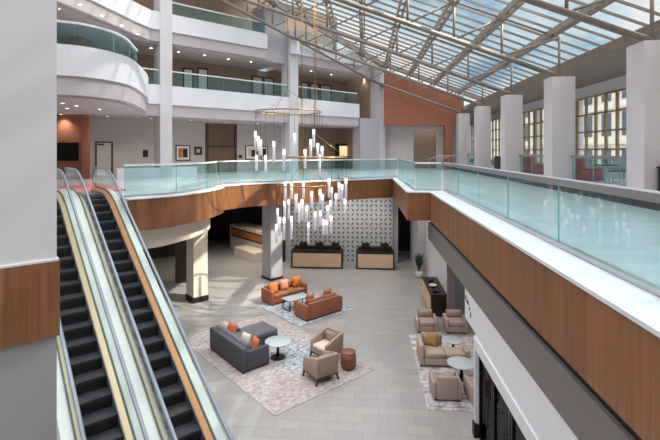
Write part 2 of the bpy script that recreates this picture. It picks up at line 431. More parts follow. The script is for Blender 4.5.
# lounge back wall, return pier, console wall
mb = MB(); mb.box(4.05, 4.25, 10.30, 17.2, 0, 3.95); mb.box(3.0, 4.25, 10.18, 10.30, 0, 3.95); struct('wall_lounge', mb, M['pier'])
mb = MB(); mb.box(3.22, 3.42, 16.9, 17.25, 0, 3.95); struct('pillar_lounge', mb, M['taupe'])
mb = MB(); mb.box(3.30, 3.5, 17.25, 23.4, 0, 3.95); struct('wall_console', mb, M['white'])
mb = MB(); mb.box(2.86, 3.5, 23.4, 23.6, 0, 3.95); mb.box(2.86, 3.0, 23.6, 27, 0, 3.95); struct('wall_passage', mb, M['grey'])
# dark end walls below the mezzanine
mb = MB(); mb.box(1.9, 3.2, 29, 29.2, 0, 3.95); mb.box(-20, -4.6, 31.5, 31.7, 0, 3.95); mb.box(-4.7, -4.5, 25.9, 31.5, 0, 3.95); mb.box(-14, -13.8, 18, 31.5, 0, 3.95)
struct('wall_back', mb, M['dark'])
# feature wall with relief tiles
FX0, FX1, FY = -4.28, 1.72, 25.75
mb = MB(); mb.box(FX0 - .32, FX1 + .32, FY + .1, FY + .5, 0, 3.95); struct('wall_reception', mb, M['grey'])
mb = MB(); mb.box(FX0, FX1, FY, FY + .1, .0, 3.72)
nc, nr = 22, 14
cw, ch = (FX1 - FX0) / nc, 3.72 / nr
for i in range(nc):
    for j in range(nr):
        cx, cz = FX0 + (i + .5) * cw, (j + .5) * ch
        sg = 1 if (i + j) % 2 else -1
        a = math.radians(38) * sg
        for (ox, oz, an) in ((0, 0, a),):
            h, w = .13, .05
            dx, dz = math.sin(an), math.cos(an)
            px, pz = math.cos(an), -math.sin(an)
            q = [(cx + dx * h * e + px * w * g, FY - .004, cz + dz * h * e + pz * w * g) for e, g in ((-1, -.3), (-.2, -1), (1, 0), (-.2, 1))]
            mb.add(q, [(0, 1, 2, 3)], 1)
tilep = mb.build('wall_relief_tiles', [M['tilewhite'], M['tiledark']]); tilep['kind'] = 'structure'
mb = MB(); mb.box(FX0 - .62, FX0 - .34, FY - .3, FY + .1, 0, 3.95); struct('pillar_reception', mb, M['black'])
mb = MB(); mb.box(FX0 - .30, FX0 - .02, FY - .05, FY + .09, 0, 3.95); struct('trim_5', mb, M['pier'])

# ground pillars (diagonal grid)
def pillar(name, s0, s1, t0, t1, z0, z1, m, base=None):
    mb = MB(); mb.box(s0, s1, t0, t1, z0, z1, fn=W); o = struct(name, mb, m)
    if base:
        mb = MB(); mb.box(s0 - .03, s1 + .03, t0 - .03, t1 + .03, 0, base, fn=W); struct('baseboard_pillar', mb, M['black'])
    return o
pillar('pillar_left', 7.82, 8.46, -18.75, -18.0, 0, 3.95, M['beige'], .24)
pillar('pillar_centre', 12.10, 12.80, -19.4, -18.6, 0, 3.95, M['grey'], .12)
mb = MB(); mb.box(-9.25, -8.6, 21.1, 21.7, 0, 3.95); struct('pillar_dark', mb, M['brownframe'])
# dark glossy wall behind the left pillar
mb = MB(); mb.box(8.6, 12.4, -27.2, -27, 0, 3.95, fn=W); struct('wall_dark', mb, M['dark'])

# foreground pier, wood band, grey below
mb = MB(); mb.box(-2.5, 1.12, -8.2, -7.18, 0, 3.93, fn=W); struct('pillar_foreground_base', mb, M['lowgrey'])
mb = MB(); mb.box(-2.5, 1.12, -8.2, -7.18, 4.97, 18, fn=W); struct('pillar_foreground', mb, M['pier'])
mb = MB(); mb.wall([W(-2.5, -7.12, 0)[:2], W(1.15, -7.12, 0)[:2]], 0, -.9, 3.93, 4.97); struct('trim_6', mb, M['wood'])
mb = MB(); mb.box(-2.5, 1.14, -8.2, -7.13, 4.97, 5.0, fn=W); struct('trim_7', mb, M['lip'])

# ================================================================ upper gallery facade (plane t = -25.3)
T = -25.3
TW = -29.5
pillar('pillar_upper_left', 9.0, 9.69, -26.3, T + .04, 4.96, 19, M['pier'])
pillar('pillar_upper_middle', 18.02, 18.75, -26.3, T + .04, 4.96, 15.0, M['pier'])
pillar('pillar_upper_right', 27.2, 27.93, -26.3, T + .04, 4.96, 14.1, M['pier'])
pillar('pillar_upper_block', 16.25, 18.0, -27.4, -25.75, 12.7, 16.6, M['grey'])
pillar('pillar_upper_wing', 25.0, 27.18, -26.2, T, 4.96, 9.17, M['grey'])
pillar('pillar_upper_head', 25.25, 27.18, -26.6, -25.8, 12.7, 14.5, M['grey'])
pillar('wall_corridor_end', 27.2, 27.5, -29.5, -26.3, 4.96, 14.4, M['brownwall'])
# L3 curved left bulge outline and L4 outline
C3 = spline([W(0.2, -17.8, 0)[:2], W(1.6, -17.85, 0)[:2], (-10.72, 14.64), (-10.17, 15.0), (-9.70, 15.62), (-9.44, 16.45), (-9.46, 17.4), (-9.85, 18.8), (-10.7, 21.2), W(8.35, T, 0)[:2]], 5)
F3 = [W(8.35, T, 0)[:2], W(24.9, T, 0)[:2]]
E3 = C3 + F3[1:]
L4A = [(-13.2, 12.5), (-12.35, 19.2), (-12.06, 22.75), W(8.5, T, 0)[:2], W(16.2, T, 0)[:2]]
L4B = [W(18.76, T, 0)[:2], W(25.2, T, 0)[:2]]
def back(line, s0, s1, t): return list(line) + [W(s1, t, 0)[:2], W(s0, t, 0)[:2]]
# travel is left->right; atrium (+t side) is to the right: positive offset = into the atrium
mb = MB(); mb.prism(back(offset(E3, -.1), -3, 27.2, TW), 8.5, 10.1); struct('floor_level_three', mb, M['soffit'])
mb = MB(); mb.wall(E3, -.2, 0, 9.17, 10.27); struct('trim_8', mb, M['white'])
mb = MB(); mb.wall(E3, -.6, -.35, 8.42, 9.17); struct('trim_9', mb, M['soffit'])
mb = MB(); mb.prism(back(offset(L4A, -.1), -3, 16.2, TW), 12.75, 14.25); mb.box(16.2, 18.02, TW, -26.2, 12.75, 14.25, fn=W); struct('floor_level_four', mb, M['soffit'])
mb = MB(); mb.prism(back(offset(L4B, -.1), 18.76, 27.2, TW), 12.75, 14.25); struct('floor_level_four_right', mb, M['soffit'])
mb = MB(); mb.wall(L4A, -.2, 0, 13.4, 14.42); struct('trim_10', mb, M['white'])
mb = MB(); mb.wall(L4B, -.2, 0, 13.4, 14.42); struct('trim_11', mb, M['white'])
mb = MB(); mb.wall(L4A, -.6, -.35, 12.65, 13.4); mb.wall(L4B, -.6, -.35, 12.65, 13.4); struct('trim_12', mb, M['soffit'])
# cut ends of trim_8's underside recess read as soffit; corridor back walls
mb = MB(); mb.box(3.0, 27.4, TW - .2, TW, 4.96, 8.5, fn=W); struct('wall_mezzanine_back', mb, M['wallgrey'])
mb = MB(); mb.box(-3, 27.4, TW - .2, TW, 10.1, 12.75, fn=W); struct('wall_level_three', mb, M['brownwall'])
mb = MB(); mb.box(-3, 26.2, TW - .2, TW, 14.25, 18.5, fn=W); struct('wall_level_four', mb, M['brownwall'])
mb = MB(); mb.box(-3, 17, TW - .2, T + .6, 18.3, 18.6, fn=W); struct('ceiling_level_four', mb, M['soffit'])
mb = MB(); mb.box(-3, -2.8, TW, -14, 5, 18.4, fn=W); struct('wall_left', mb, M['brownwall'])
# brick column at left, on both floors
cx, cy = aty(82, 151, 23.0)[:2]
yb = atx(90, 151, cx)[1]
mb = MB(); mb.box(cx - 4.5, cx, 23.0, yb, 4.96, 8.5); mb.box(cx - 4.5, cx, 23.0, yb, 10.1, 12.75); struct('wall_brick_left', mb, M['brick'])
# right end: brick wall under the roof, grey wall below it
mb = MB()
mb.add([(1.75, 37, 8.63), (8.3, 37, 8.63), (8.3, 37, 10.95), (1.75, 37, 13.3), (1.75, 37.4, 8.63), (8.3, 37.4, 8.63), (8.3, 37.4, 10.95), (1.75, 37.4, 13.3)],
       [(0, 1, 2, 3), (7, 6, 5, 4), (0, 4, 5, 1), (3, 2, 6, 7), (0, 3, 7, 4), (1, 5, 6, 2)])
struct('wall_brick_end', mb, M['brick'])
mb = MB(); mb.box(6.75, 7.35, 36.9, 37.6, 4.96, 8.63); struct('wall_brick_return', mb, M['brick'])
mb = MB(); mb.box(1.0, 4.35, 38.4, 38.6, 4.96, 10.0); mb.box(6.3, 8.4, 38.4, 38.6, 4.96, 10.0); mb.box(8.4, 12, 49.5, 49.7, 4.96, 10.2); mb.box(8.2, 8.4, 38.4, 49.5, 4.96, 10.2); mb.box(4.35, 6.3, 38.4, 38.6, 8.35, 10.0); struct('wall_end', mb, M['wallgrey'])
mb = MB(); mb.box(2.5, 8.5, 39.6, 39.8, 4.96, 9.0); struct('wall_alcove', mb, M['brownwall'])
mb = MB(); mb.box(1.75, 8.3, 37.4, 38.6, 8.63, 8.75); struct('ceiling_end', mb, M['soffit'])

# white low wall beside the first upper pillar
mb = MB()
a, b = st(att(117, 175, T)), st(att(159, 175, T))
mb.box(a[0], 9.0, -25.75, T, 4.96, 5.55, fn=W); mb.box(9.7, 11.2, -25.75, T, 4.96, 5.55, fn=W)
struct('wall_low', mb, M['white'])

# wall of the hall behind the photographer
mb = MB(); mb.box(-24, 14, -6.2, -5.9, -.3, 18); struct('wall_front', mb, M['wallgrey'])
# ---------------------------------------------------------------- right columns, terrace window wall
COLY = [12.52 + 5.83 * k for k in (-1, 0, 1, 2, 3, 4)]
for i, y in enumerate(COLY):
    mb = MB(); mb.box(7.6, 8.5, y, y + .82, 4.97, 9.50); struct('pillar_right', mb, M['colgrey'])
WX = 11.6
mb = MB()
mb.box(WX, WX + .3, -3, 50, 9.25, 10.5); mb.box(WX, WX + .3, -3, 50, 5.29, 5.7)
struct('wall_terrace', mb, M['white'])
mb = MB(); mb.box(8.6, WX, -3, 40, 9.62, 9.7); 
mb = MB()
mb.add([(8.55, -3, 10.0), (WX + .3, -3, 9.86), (WX + .3, 50, 9.86), (8.55, 50, 10.0), (8.55, -3, 10.3), (WX + .3, -3, 10.3), (WX + .3, 50, 10.3), (8.55, 50, 10.3)],
       [(3, 2, 1, 0), (4, 5, 6, 7), (0, 1, 5, 4), (1, 2, 6, 5), (2, 3, 7, 6), (3, 0, 4, 7)])
struct('ceiling_terrace', mb, M['slat'])
wn = 1
for k in range(8):
    y1 = COLY[0] + 5.83 * k + .6; y0 = y1 - 5.6
    w = thing('window_%d' % wn, '', 'window'); del w['label']; del w['category']; w['kind'] = 'structure'; wn += 1
    mb = MB()
    for i in range(7):
        yy = y0 + (y1 - y0) * i / 6; mb.box(WX - .06, WX + .06, yy - .05, yy + .05, 5.7, 9.25)
    for j in range(5):
        zz = 5.7 + (9.25 - 5.7) * j / 4; mb.box(WX - .05, WX + .05, y0, y1, zz - .04, zz + .04)
    mb.build('window_frame', M['winbar'], w)
    mb = MB(); mb.box(WX + .0, WX + .02, y0, y1, 5.7, 9.25); mb.build('window_pane', M['winglass'], w)
    mb = MB(); mb.box(WX, WX + .3, y1, y1 + .23, 5.7, 9.25); struct('wall_between_windows', mb, M['white'])
# ---------------------------------------------------------------- outside: street and a stone building
mb = MB(); mb.box(14, 60, -20, 140, -.5, 3.5); struct('ground_street', mb, M['asphalt'])
bd = thing('building', 'cream stone office building with dark blue windows across the street', 'building', (26, 0, 3.5))
mb = MB(); mb.box(0, 10, -15, 130, 0, 11); mb.box(-.25, 0, -15, 85, 3.7, 4.1); mb.box(-.25, 0, -15, 85, 7.4, 7.8)
for i in range(26): mb.box(-.2, 0, -14 + i * 3.8, -13.2 + i * 3.8, 0, 11)
mb.build('facade', M['ext'], bd)
for i in range(7, 26):
    for j in range(3):
        mb = MB(); y = -13 + i * 3.8; mb.box(-.06, .02, y + .5, y + 2.3, .9 + j * 3.7, 3.3 + j * 3.7)
        mb.build('window', M['extwin'], bd)

# ================================================================ roof
RX0, RX1, RY0, RY1 = -9.0, 10.25, -5.6, 37.0
def ymax(x): return min(RY1, 35.75 + x)        # meets the diagonal facade
sky_bars = MB(); 
y = RY0
while y < RY1 + .01:
    x0 = max(RX0, y - 35.75)
    sky_bars.bar((x0, y, roofz(x0)), (RX1, y, roofz(RX1)), .06, .09)
    y += 5.83 / 6
w = thing('window_skylight', '', 'window'); del w['label']; del w['category']; w['kind'] = 'structure'
sky_bars.build('glazing_bars', M['mullion'], w)
mb = MB(); pl = [(RX0, RY0), (RX1, RY0), (RX1, RY1), (RY1 - 35.75, RY1), (RX0, RX0 + 35.75)]
mb.add([(p[0], p[1], roofz(p[0]) + .1) for p in pl], [tuple(range(5))])
mb.build('roof_glass', M['roofglass'], w)
mb = MB(); mb.box(RX1 - .12, RX1 + .3, RY0, 40, roofz(RX1) - .25, roofz(RX1) + .15); struct('trim_gutter', mb, M['pipe'])
mb = MB(); mb.bar((RX0, RX0 + 35.75, roofz(RX0) + .02), (RY1 - 35.75, RY1, roofz(RY1 - 35.75) + .02), .3, .4); mb.bar((RY1 - 35.75, RY1 + .1, roofz(RY1 - 35.75)), (RX1, RY1 + .1, roofz(RX1)), .3, .35)
struct('trim_roof_edge', mb, M['pipe'])
mb = MB(); mb.box(8.5, RX1 + .2, -3, 40, 10.05, 10.12); 
# long purlin beams
BX = [-5.9, -3.95, -2.0, -.05, 1.88, 3.8, 5.75, 7.72]
nm = ['first', 'second', 'third', 'fourth', 'fifth', 'sixth', 'seventh', 'eighth']
for i, x in enumerate(BX):
    b0, b1 = RY0, ymax(x)
    b = MB(); z = roofz(x) - .2
    b.bar((x - .13, b0, z), (x - .13, b1, z), .07, .24); b.bar((x + .13, b0, z), (x + .13, b1, z), .07, .24)
    y = b0 + .5
    while y < b1:
        b.bar((x - .16, y, z), (x + .16, y, z), .1, .1); y += 5.83 / 6
    struct('roof_beam', b, M['pipe'])
# trusses (pipe chord below the glass, posts and braces)
def truss(p0, p1, nodes, label, drop=1.72, last_post=True):
    # p0,p1 plan ends; nodes = list of parameters where posts stand
    t = thing('roof_truss', label, 'roof truss', group='skylight trusses')
    P = lambda k: (p0[0] + (p1[0] - p0[0]) * k, p0[1] + (p1[1] - p0[1]) * k)
    def lo(k): q = P(k); return (q[0], q[1], roofz(q[0]) - drop - .1)
    def hi(k): q = P(k); return (q[0], q[1], roofz(q[0]) - .22)
    mb = MB(); mb.tube([lo(0), lo(1)], .105, 10); mb.build('bottom_chord', M['pipe'], t)
    mb = MB(); mb.tube([hi(0), hi(1)], .05, 8); mb.build('top_chord', M['pipe'], t)
    for k in nodes:
        mb = MB(); mb.tube([lo(k), hi(k)], .055, 8); mb.build('post', M['pipe'], t)
    ks = list(nodes)
    for a, b in zip(ks[:-1], ks[1:]):
        mb = MB(); mb.tube([lo(a), hi(b)], .045, 8); mb.build('brace', M['pipe'], t)
    return t
where = ['nearest white column at right', 'second white column from the front', 'third white column from the front', 'fourth white column from the front']
for i, y in enumerate(COLY[1:5]):
    yc = y + .41
    x0 = max(RX0, yc - 35.7)
    f = lambda x: (x - x0) / (8.05 - x0)
    truss((x0, yc), (8.05, yc), [f(x) for x in BX[:-1] if x > x0] + [1.0], 'taupe pipe roof truss landing on the ' + where[i])
yc = 36.4
f = lambda x: (x - .9) / (8.05 - .9)
truss((.9, yc), (8.05, yc), [f(x) for x in (1.88, 3.8, 5.75)] + [1.0], 'taupe steel pipe truss running in front of the red brick end wall')
q0, q1 = W(12.6, T + .25, 0), W(27.9, T + .25, 0)
truss(q0[:2], q1[:2], [0, .125, .25, .375, .5, .625, .75, .875, 1.0], 'taupe pipe truss running diagonally past the upper balconies')
# white bearing shoes on the upper pillars
for (s, z, lab) in ((18.39, 13.35, 'middle'), (27.56, 12.05, 'right')):
    mb = MB()
    prof = [(.36 * math.cos(a), .36 * math.sin(a)) for a in [math.pi * k / 8 for k in range(9)]]
    mb.prism([W(s + p, T + .04 + q, 0)[:2] for p, q in prof], z, z + 1.0)
    struct('trim_shoe', mb, M['white'])

# ================================================================ glass railings
def railing(label, line, z0, off, rail_h, spacing, rail_w=.09, rail_t=.05, side=1, group='glass balustrades', mrail='steel', chan=True):
    t = thing('glass_railing', label, 'railing', group=group)
    L = offset(line, off)
    mb = MB(); mb.wall(L, -rail_w / 2, rail_w / 2, z0 + rail_h - rail_t, z0 + rail_h); mb.build('top_rail', M[mrail], t)
    if chan:
        mb = MB(); mb.wall(L, -.05, .05, z0, z0 + .07); mb.build('base_channel', M['steel'], t)
    # split into panels
    seg = []
    tot = sum(math.dist(L[i], L[i + 1]) for i in range(len(L) - 1))
    n = max(1, round(tot / spacing))
    def pt(d):
        for i in range(len(L) - 1):
            l = math.dist(L[i], L[i + 1])
            if d <= l + 1e-6: k = d / l; return (L[i][0] + (L[i + 1][0] - L[i][0]) * k, L[i][1] + (L[i + 1][1] - L[i][1]) * k)
            d -= l
        return L[-1]
    cum = [0]
    for i in range(len(L) - 1): cum.append(cum[-1] + math.dist(L[i], L[i + 1]))
    for k in range(n):
        a, b = tot * k / n + .012, tot * (k + 1) / n - .012
        pts = [pt(a)] + [L[i] for i in range(len(L)) if a + .02 < cum[i] < b - .02] + [pt(b)]
        mb = MB(); mb.wall(pts, -.008, .008, z0 + .03, z0 + rail_h - rail_t, smooth=False)
        # green edge faces are the two end caps
        mb.m[-1] = 1; mb.m[-2] = 1
        mb.build('glass_panel', [M['glass'], M['glassedge']], t)
    return t
railing('long glass balustrade with broad grey rail along the right gallery ledge', [(3.08, -2.5), (3.08, 16.9)], 5.0, 0, 1.07, 2.4, .20, .10, mrail='rail')
railing('short glass balustrade with white rail at the stepped corner of the right gallery', [(2.95, 16.93), (1.98, 16.93)], 5.0, 0, 1.07, 1.1, .15, .06, mrail='lip')
railing('glass balustrade on the gallery side running back from the stepped corner', [(1.95, 17.05), (1.95, 24.6)], 5.0, 0, 1.07, 2.5)
MIDR = [(1.9, 25.2), (-5.2, 20.32), (-5.95, 19.55), (-6.3, 18.98)]
railing('glass balustrade on the middle gallery above the reception desks', MIDR, 5.0, 0, 1.07, 1.6, .12, .06, mrail='lip')
CR = offset(LEDGE_CURVE, -.28)
railing('curved glass balustrade on the wood-faced bulge right of the escalators', CR, 5.0, 0, 1.07, 1.7, .12, .06, mrail='lip')
mb3 = [p for p in offset(C3, -.3)]
railing('curved glass balustrade on the upper left bulging balcony', mb3[6:38], 10.1, 0, 1.07, 1.5, .12, .07, mrail='lip')
railing('glass balustrade of the third level between the first two pillars', [W(9.72, T - .2, 0)[:2], W(18.0, T - .2, 0)[:2]], 10.1, 0, 1.07, 1.6, .12, .07, mrail='lip')
railing('glass balustrade of the third level right of the middle pillar', [W(18.77, T - .2, 0)[:2], W(24.8, T - .2, 0)[:2]], 10.1, 0, 1.07, 1.6, .12, .07, mrail='lip')
railing('glass balustrade of the third level left of the first pillar', [W(6.9, T - .2, 0)[:2], W(8.95, T - .2, 0)[:2]], 10.1, 0, 1.07, 1.6, .12, .07, mrail='lip')
railing('glass balustrade of the top level left of the roof truss', [W(9.72, T - .2, 0)[:2], W(16.15, T - .2, 0)[:2]], 14.25, 0, .95, 1.6, .12, .07, mrail='lip')
railing('glass balustrade of the top level behind the roof truss', [W(18.8, T - .2, 0)[:2], W(25.1, T - .2, 0)[:2]], 14.25, 0, .95, 1.6, .12, .07, mrail='lip')
nmz = ['nearest two columns', 'second and third columns', 'third and fourth columns', 'fourth and fifth columns']
for i in range(4):
    y0, y1 = COLY[i + 1] + .86, COLY[i + 2] - .04
    if i < 2 or i == 3: railing('terrace glass balustrade with grey rail between the ' + nmz[i] + ' from the front', [(8.35, y0), (8.35, y1)], 5.28, 0, 1.05, 1.9, .1, .11, mrail='rail')

# ================================================================ escalators
TT, TB = -15.06, -6.55
QS = -9.16; AS = .885
TT = (QS + 1.5 * .866) * 2; TB = (QS + 6.5 * .866) * 2
SL = math.tan(math.radians(30)); WB = .75
def nz(t):
    def ramp(x):     # integral of slope turning on at 0, width +-WB
        if x <= -WB: return 0
        if x >= WB: return SL * x
        return SL * (x + WB) ** 2 / (4 * WB)
    return 5.0 - ramp(t - TT) + ramp(t - TB)
TEND0, TEND1 = -17.7, -4.2
path = [TEND0 + .0] + [TT - 1 + .1 * i for i in range(21)] + [TB - 1 + .1 * i for i in range(21)] + [TEND1]
def escalator(sc, label, gold):
    e = thing('escalator', label, 'escalator', W(sc, TB, 0), group='pair of escalators')
    ex, ey, _ = W(sc, TB, 0)
    loc = lambda s, t, z: tuple(a - b for a, b in zip(W(s, t, z), (ex, ey, 0)))
    def sw(name, prof, m, pth=path, smooth=False):
        mb = MB(); mb.sweep(pth, prof, lambda t, a, b: loc(sc + a * AS, t, nz(t) + b), smooth=smooth); return mb.build(name, m, e)
    # steps
    t = TT - 1.1
    while t < TB + 1.0:
        mb = MB(); z = nz(t + .22)
        z2 = nz(t + .62)
        fn = lambda a, tt, zz: loc(sc + a, tt, zz)
        mb.box(-.31, .31, t, t + .40, z - .05, z, fn=fn, mi=0)
        mb.box(-.31, .31, t + .01, t + .395, z - .34, z - .05, fn=fn, mi=1)
        mb.box(-.31, .31, t + .36, t + .40, z, z + .004, fn=fn, mi=1)
        mb.build('step', [M['step'], M['stepblack']], e)
        t += .40
    mb = MB(); mb.box(-.33, .33, TEND0, TT - 1.1, 4.9, 5.0, fn=lambda a, tt, zz: loc(sc + a, tt, zz)); mb.build('landing_plate', M['steel'], e)
    mb = MB(); mb.box(-.33, .33, TB + 1.0, TEND1, 0.0, .04, fn=lambda a, tt, zz: loc(sc + a, tt, zz)); mb.build('landing_plate', M['steel'], e)
    for g in (-1, 1):
        P = lambda pr: [(g * a, b) for a, b in pr]
        sw('skirt', P([(.352, -.35), (.375, -.35), (.375, .12), (.352, .12)]), M['skirt'])
        sw('inner_deck', P([(.372, .05), (.50, .14), (.50, .19), (.372, .10)]), gold if g > 0 else M['gold'])
        sw('glass_clamp', P([(.495, .14), (.535, .14), (.535, .23), (.495, .23)]), M['baseline'])
        sw('glass_panel', P([(.508, .2), (.522, .2), (.522, .86), (.508, .86)]), M['escglass'])
        sw('outer_deck', P([(.535, -.9), (.758, -.9), (.758, .17), (.535, .20)]), M['deck'])
        # handrail with rounded newels
        pts = []
        r = .30
        for k in range(7):
            a = math.pi * (1 - k / 6) - 0
            pts.append((TEND0 + .05 - r * math.sin(math.pi * k / 6) * .9, 5.0 + .9 - r + -r * math.cos(math.pi * k / 6)))
        for tt in path[1:-1]: pts.append((tt, nz(tt) + .9))
        for k in range(7):
            pts.append((TEND1 - .05 + r * math.sin(math.pi * k / 6) * .9, .9 - r + r * math.cos(math.pi * k / 6)))
        mb = MB(); vs = []
        prof = [(-.04, -.025), (.04, -.025), (.045, .0), (.03, .022), (-.03, .022), (-.045, .0)]
        mb.tube([loc(sc + g * .456, tt, zz) for tt, zz in pts], .04, 8); mb.build('handrail', M['hand'], e)
        # newel glass
        mb = MB(); fan = [loc(sc + g * .456, tt, zz) for tt, zz in pts[:7]] + [loc(sc + g * .456, TT - .9, 5.88), loc(sc + g * .456, TT - .9, 5.2)]
        tube_pts = fan
        vs = [tuple(p) for p in fan]; mb.add(vs, [tuple(range(len(vs)))]); mb.build('newel_glass', M['escglass'], e)
    # truss underside cladding
    mb = MB(); mb.sweep(path, [(-.64, -1.1), (.64, -1.1), (.64, -.9), (-.64, -.9)], lambda t, a, b: loc(sc + a, t, max(nz(t) + b, -.25 if b > -1 else -.28))); mb.build('truss_casing', M['lowgrey'], e)
    return e
escalator(2.15, 'left escalator beside the pale foreground pier, black steps and champagne side panels', M['gold'])
escalator(3.50, 'right escalator in front of the curved wood fascia, black steps and brown-reflecting side panel', M['goldbrown'])

# ================================================================ downlights
def spot(name, loc, energy, ang=120, color=(1, .9, .78)):
    l = bpy.data.lights.new(name, 'SPOT'); l.energy = energy; l.spot_size = math.radians(ang); l.spot_blend = .8; l.shadow_soft_size = .1; l.color = color
    o = bpy.data.objects.new(name, l); COL.objects.link(o); o.location = loc; return o
def downlights(pts, zone, energy=SPOT):
    for i, p in enumerate(pts):
        if energy: spot('downlight_beam', (p[0], p[1], p[2] - .05), energy)
        o = thing('ceiling_light', 'round downlight %s, %s from left' % (zone, ORD[i]), 'ceiling light', p, group='recessed downlights ' + zone)
        mb = MB(); mb.lathe([(.075, -.012), (.075, 0)], 12); mb.build('lens', M['lamp'], o)
        mb = MB(); mb.lathe([(.075, -.02), (.11, -.02), (.11, 0), (.076, 0), (.076, -.018)], 14, cap=False); mb.build('trim_ring', M['white'], o)
c3s = [(62, 105), (64, 98), (73, 97), (79, 101), (98, 108), (104, 107.5), (122, 107), (133.5, 108)]
downlights([at(u, v, 8.5) for u, v in sorted([(62.5, 103), (67, 108), (75.5, 97.5), (76, 105.5), (99.5, 109), (122, 103), (134, 108)])], 'under the bulging balcony')
downlights([at(u, v, 12.75) for u, v in ((60.5, 8.5), (80, 4.5), (102, 15.2), (121.5, 25.3), (137.5, 33.8), (151, 48))], 'in the soffit above the upper left balcony')
downlights([at(u, v, 12.75) for u, v in ((178.5, 52), (187, 48.5), (204.5, 55), (212.5, 52), (228.5, 59), (237, 56.5), (251, 61.5), (272, 65))], 'in the third level soffit left of the middle pillar')
downlights([at(u, v, 12.75) for u, v in ((311, 71), (331, 74.5), (347, 74), (359, 75.5), (364, 79))], 'in the third level soffit right of the middle pillar')
downlights([W(s, -28.0, 18.3) for s in (6.5, 8.5, 10.5, 12.5)], 'in the top level ceiling')
downlights([(-3.4, 24.9, 3.95), (-2.0, 24.9, 3.95), (-.6, 24.9, 3.95), (.8, 24.9, 3.95)], 'added unseen above the reception desks')  # unseen ceiling lamps put in to lift the dark zone under the gallery
downlights([(-9.0, 24, 3.95), (-7.2, 22.0, 3.95), (-7.4, 25.2, 3.95), (-5.6, 22.9, 3.95), (-5.9, 25.5, 3.95)], 'added unseen above the stone stair', 190)  # unseen lamps added to brighten the floor under the gallery
downlights([(2.95, y, 3.95) for y in (18.5, 20.5, 22.5)], 'added unseen above the long console')  # unseen lamps added to light the console side
downlights([(3.55, 12.2, 3.95), (3.5, 14.2, 3.95), (3.5, 16.0, 3.95)], 'added unseen above the right lounge', 45)  # unseen lamps added to lighten the shaded lounge wall

downlights([W(s_, -27.6, 8.5) for s_ in (4.5, 6.8, 9.3, 11.8, 14.3, 16.8, 19.3, 21.8, 24.3)], 'added unseen in the gallery ceiling behind the fascia beam', 160)  # unseen lamps added to brighten the gallery back wall
# ================================================================ mezzanine details
D = TW + .0
def onwall(u, v, off=.03): return st(att(u, v, TW + off)) + (att(u, v, TW + off)[2],)
# door
a = st(att(95.5, 142, TW)); b = st(att(112, 142, TW))
dr = thing('door_1', '', 'door'); del dr['label']; del dr['category']; dr['kind'] = 'structure'
mb = MB(); mb.box(a[0] + .06, b[0] - .06, TW, TW + .05, 4.97, 7.0, fn=W); mb.build('door_leaf', M['doorpaint'], dr)
mb = MB(); mb.box(a[0] - .02, a[0] + .06, TW, TW + .07, 4.97, 7.08, fn=W); mb.box(b[0] - .06, b[0] + .04, TW, TW + .07, 4.97, 7.08, fn=W); mb.box(a[0], b[0], TW, TW + .07, 7.0, 7.08, fn=W); mb.build('door_frame', M['brownframe'], dr)
mb = MB(); mb.box(b[0] - .22, b[0] - .1, TW + .05, TW + .1, 5.95, 6.15, fn=W); mb.build('door_lock', M['steel'], dr)
mb = MB(); mb.box(a[0] + .1, a[0] + .45, TW + .05, TW + .12, 6.85, 6.93, fn=W); mb.build('door_closer', M['black'], dr)
def wallbox(name, label, cat, u0, u1, v0, v1, m, t=TW, th=.04, group=None):
    p = att(u0, v0, t + th); q = att(u1, v1, t + th); s0, s1 = st(p)[0], st(q)[0]
    mb = MB(); mb.box(s0, s1, t, t + th, min(p[2], q[2]), max(p[2], q[2]), fn=W)
    o = mb.build(name, m); tag(o, label, cat, group); return o
wallbox('wall_sign', 'small dark room sign on the grey wall right of the door', 'sign', 143, 148, 150, 157, M['black'])
wallbox('light_switch', 'small dark switch plate on the wall right of the brown window', 'switch', 239, 242, 155, 158, M['black'])
wallbox('door_plate', 'small plate on the grey wall beside the door frame', 'plate', 107.5, 110, 166, 170, M['brownframe'])
def picture(label, u0, u1, v0, v1, cells, fr='black', mt='paper'):
    p = att(u0, v0, TW + .04); q = att(u1, v1, TW + .04); s0, s1 = st(p)[0], st(q)[0]; z1, z0 = p[2], q[2]
    o = thing('framed_picture', label, 'picture', W((s0 + s1) / 2, TW, z0), group='pictures on the gallery wall')
    ox, oy, oz = o.location; lf = lambda s, t, z: tuple(i - j for i, j in zip(W(s, t, z), (ox, oy, oz)))
    mb = MB(); f = .06
    mb.box(s0, s1, TW, TW + .05, z0, z0 + f, fn=lf); mb.box(s0, s1, TW, TW + .05, z1 - f, z1, fn=lf)
    mb.box(s0, s0 + f, TW, TW + .05, z0, z1, fn=lf); mb.box(s1 - f, s1, TW, TW + .05, z0, z1, fn=lf); mb.build('frame', M[fr], o)
    mb = MB(); mb.box(s0 + f, s1 - f, TW, TW + .025, z0 + f, z1 - f, fn=lf); mb.build('mount', M[mt], o)
    mb = MB(); ms = []
    for i, (a0, a1, b0, b1, m) in enumerate(cells):
        if M[m] not in ms: ms.append(M[m])
        mb.box(s0 + (s1 - s0) * a0, s0 + (s1 - s0) * a1, TW, TW + .03, z0 + (z1 - z0) * b0, z0 + (z1 - z0) * b1, fn=lf, mi=ms.index(M[m]))
    mb.build('print', ms, o)
picture('square framed print in orange and black on white mount', 175.8, 190.2, 145, 160.5, [(.18, .52, .2, .78, 'artorange'), (.52, .82, .2, .78, 'artdark'), (.34, .46, .25, .55, 'artcream')])
picture('small brown framed print beside the orange and black picture', 194.5, 202, 146.5, 155, [(.3, .7, .3, .7, 'artcream')], fr='brownframe', mt='brownframe')
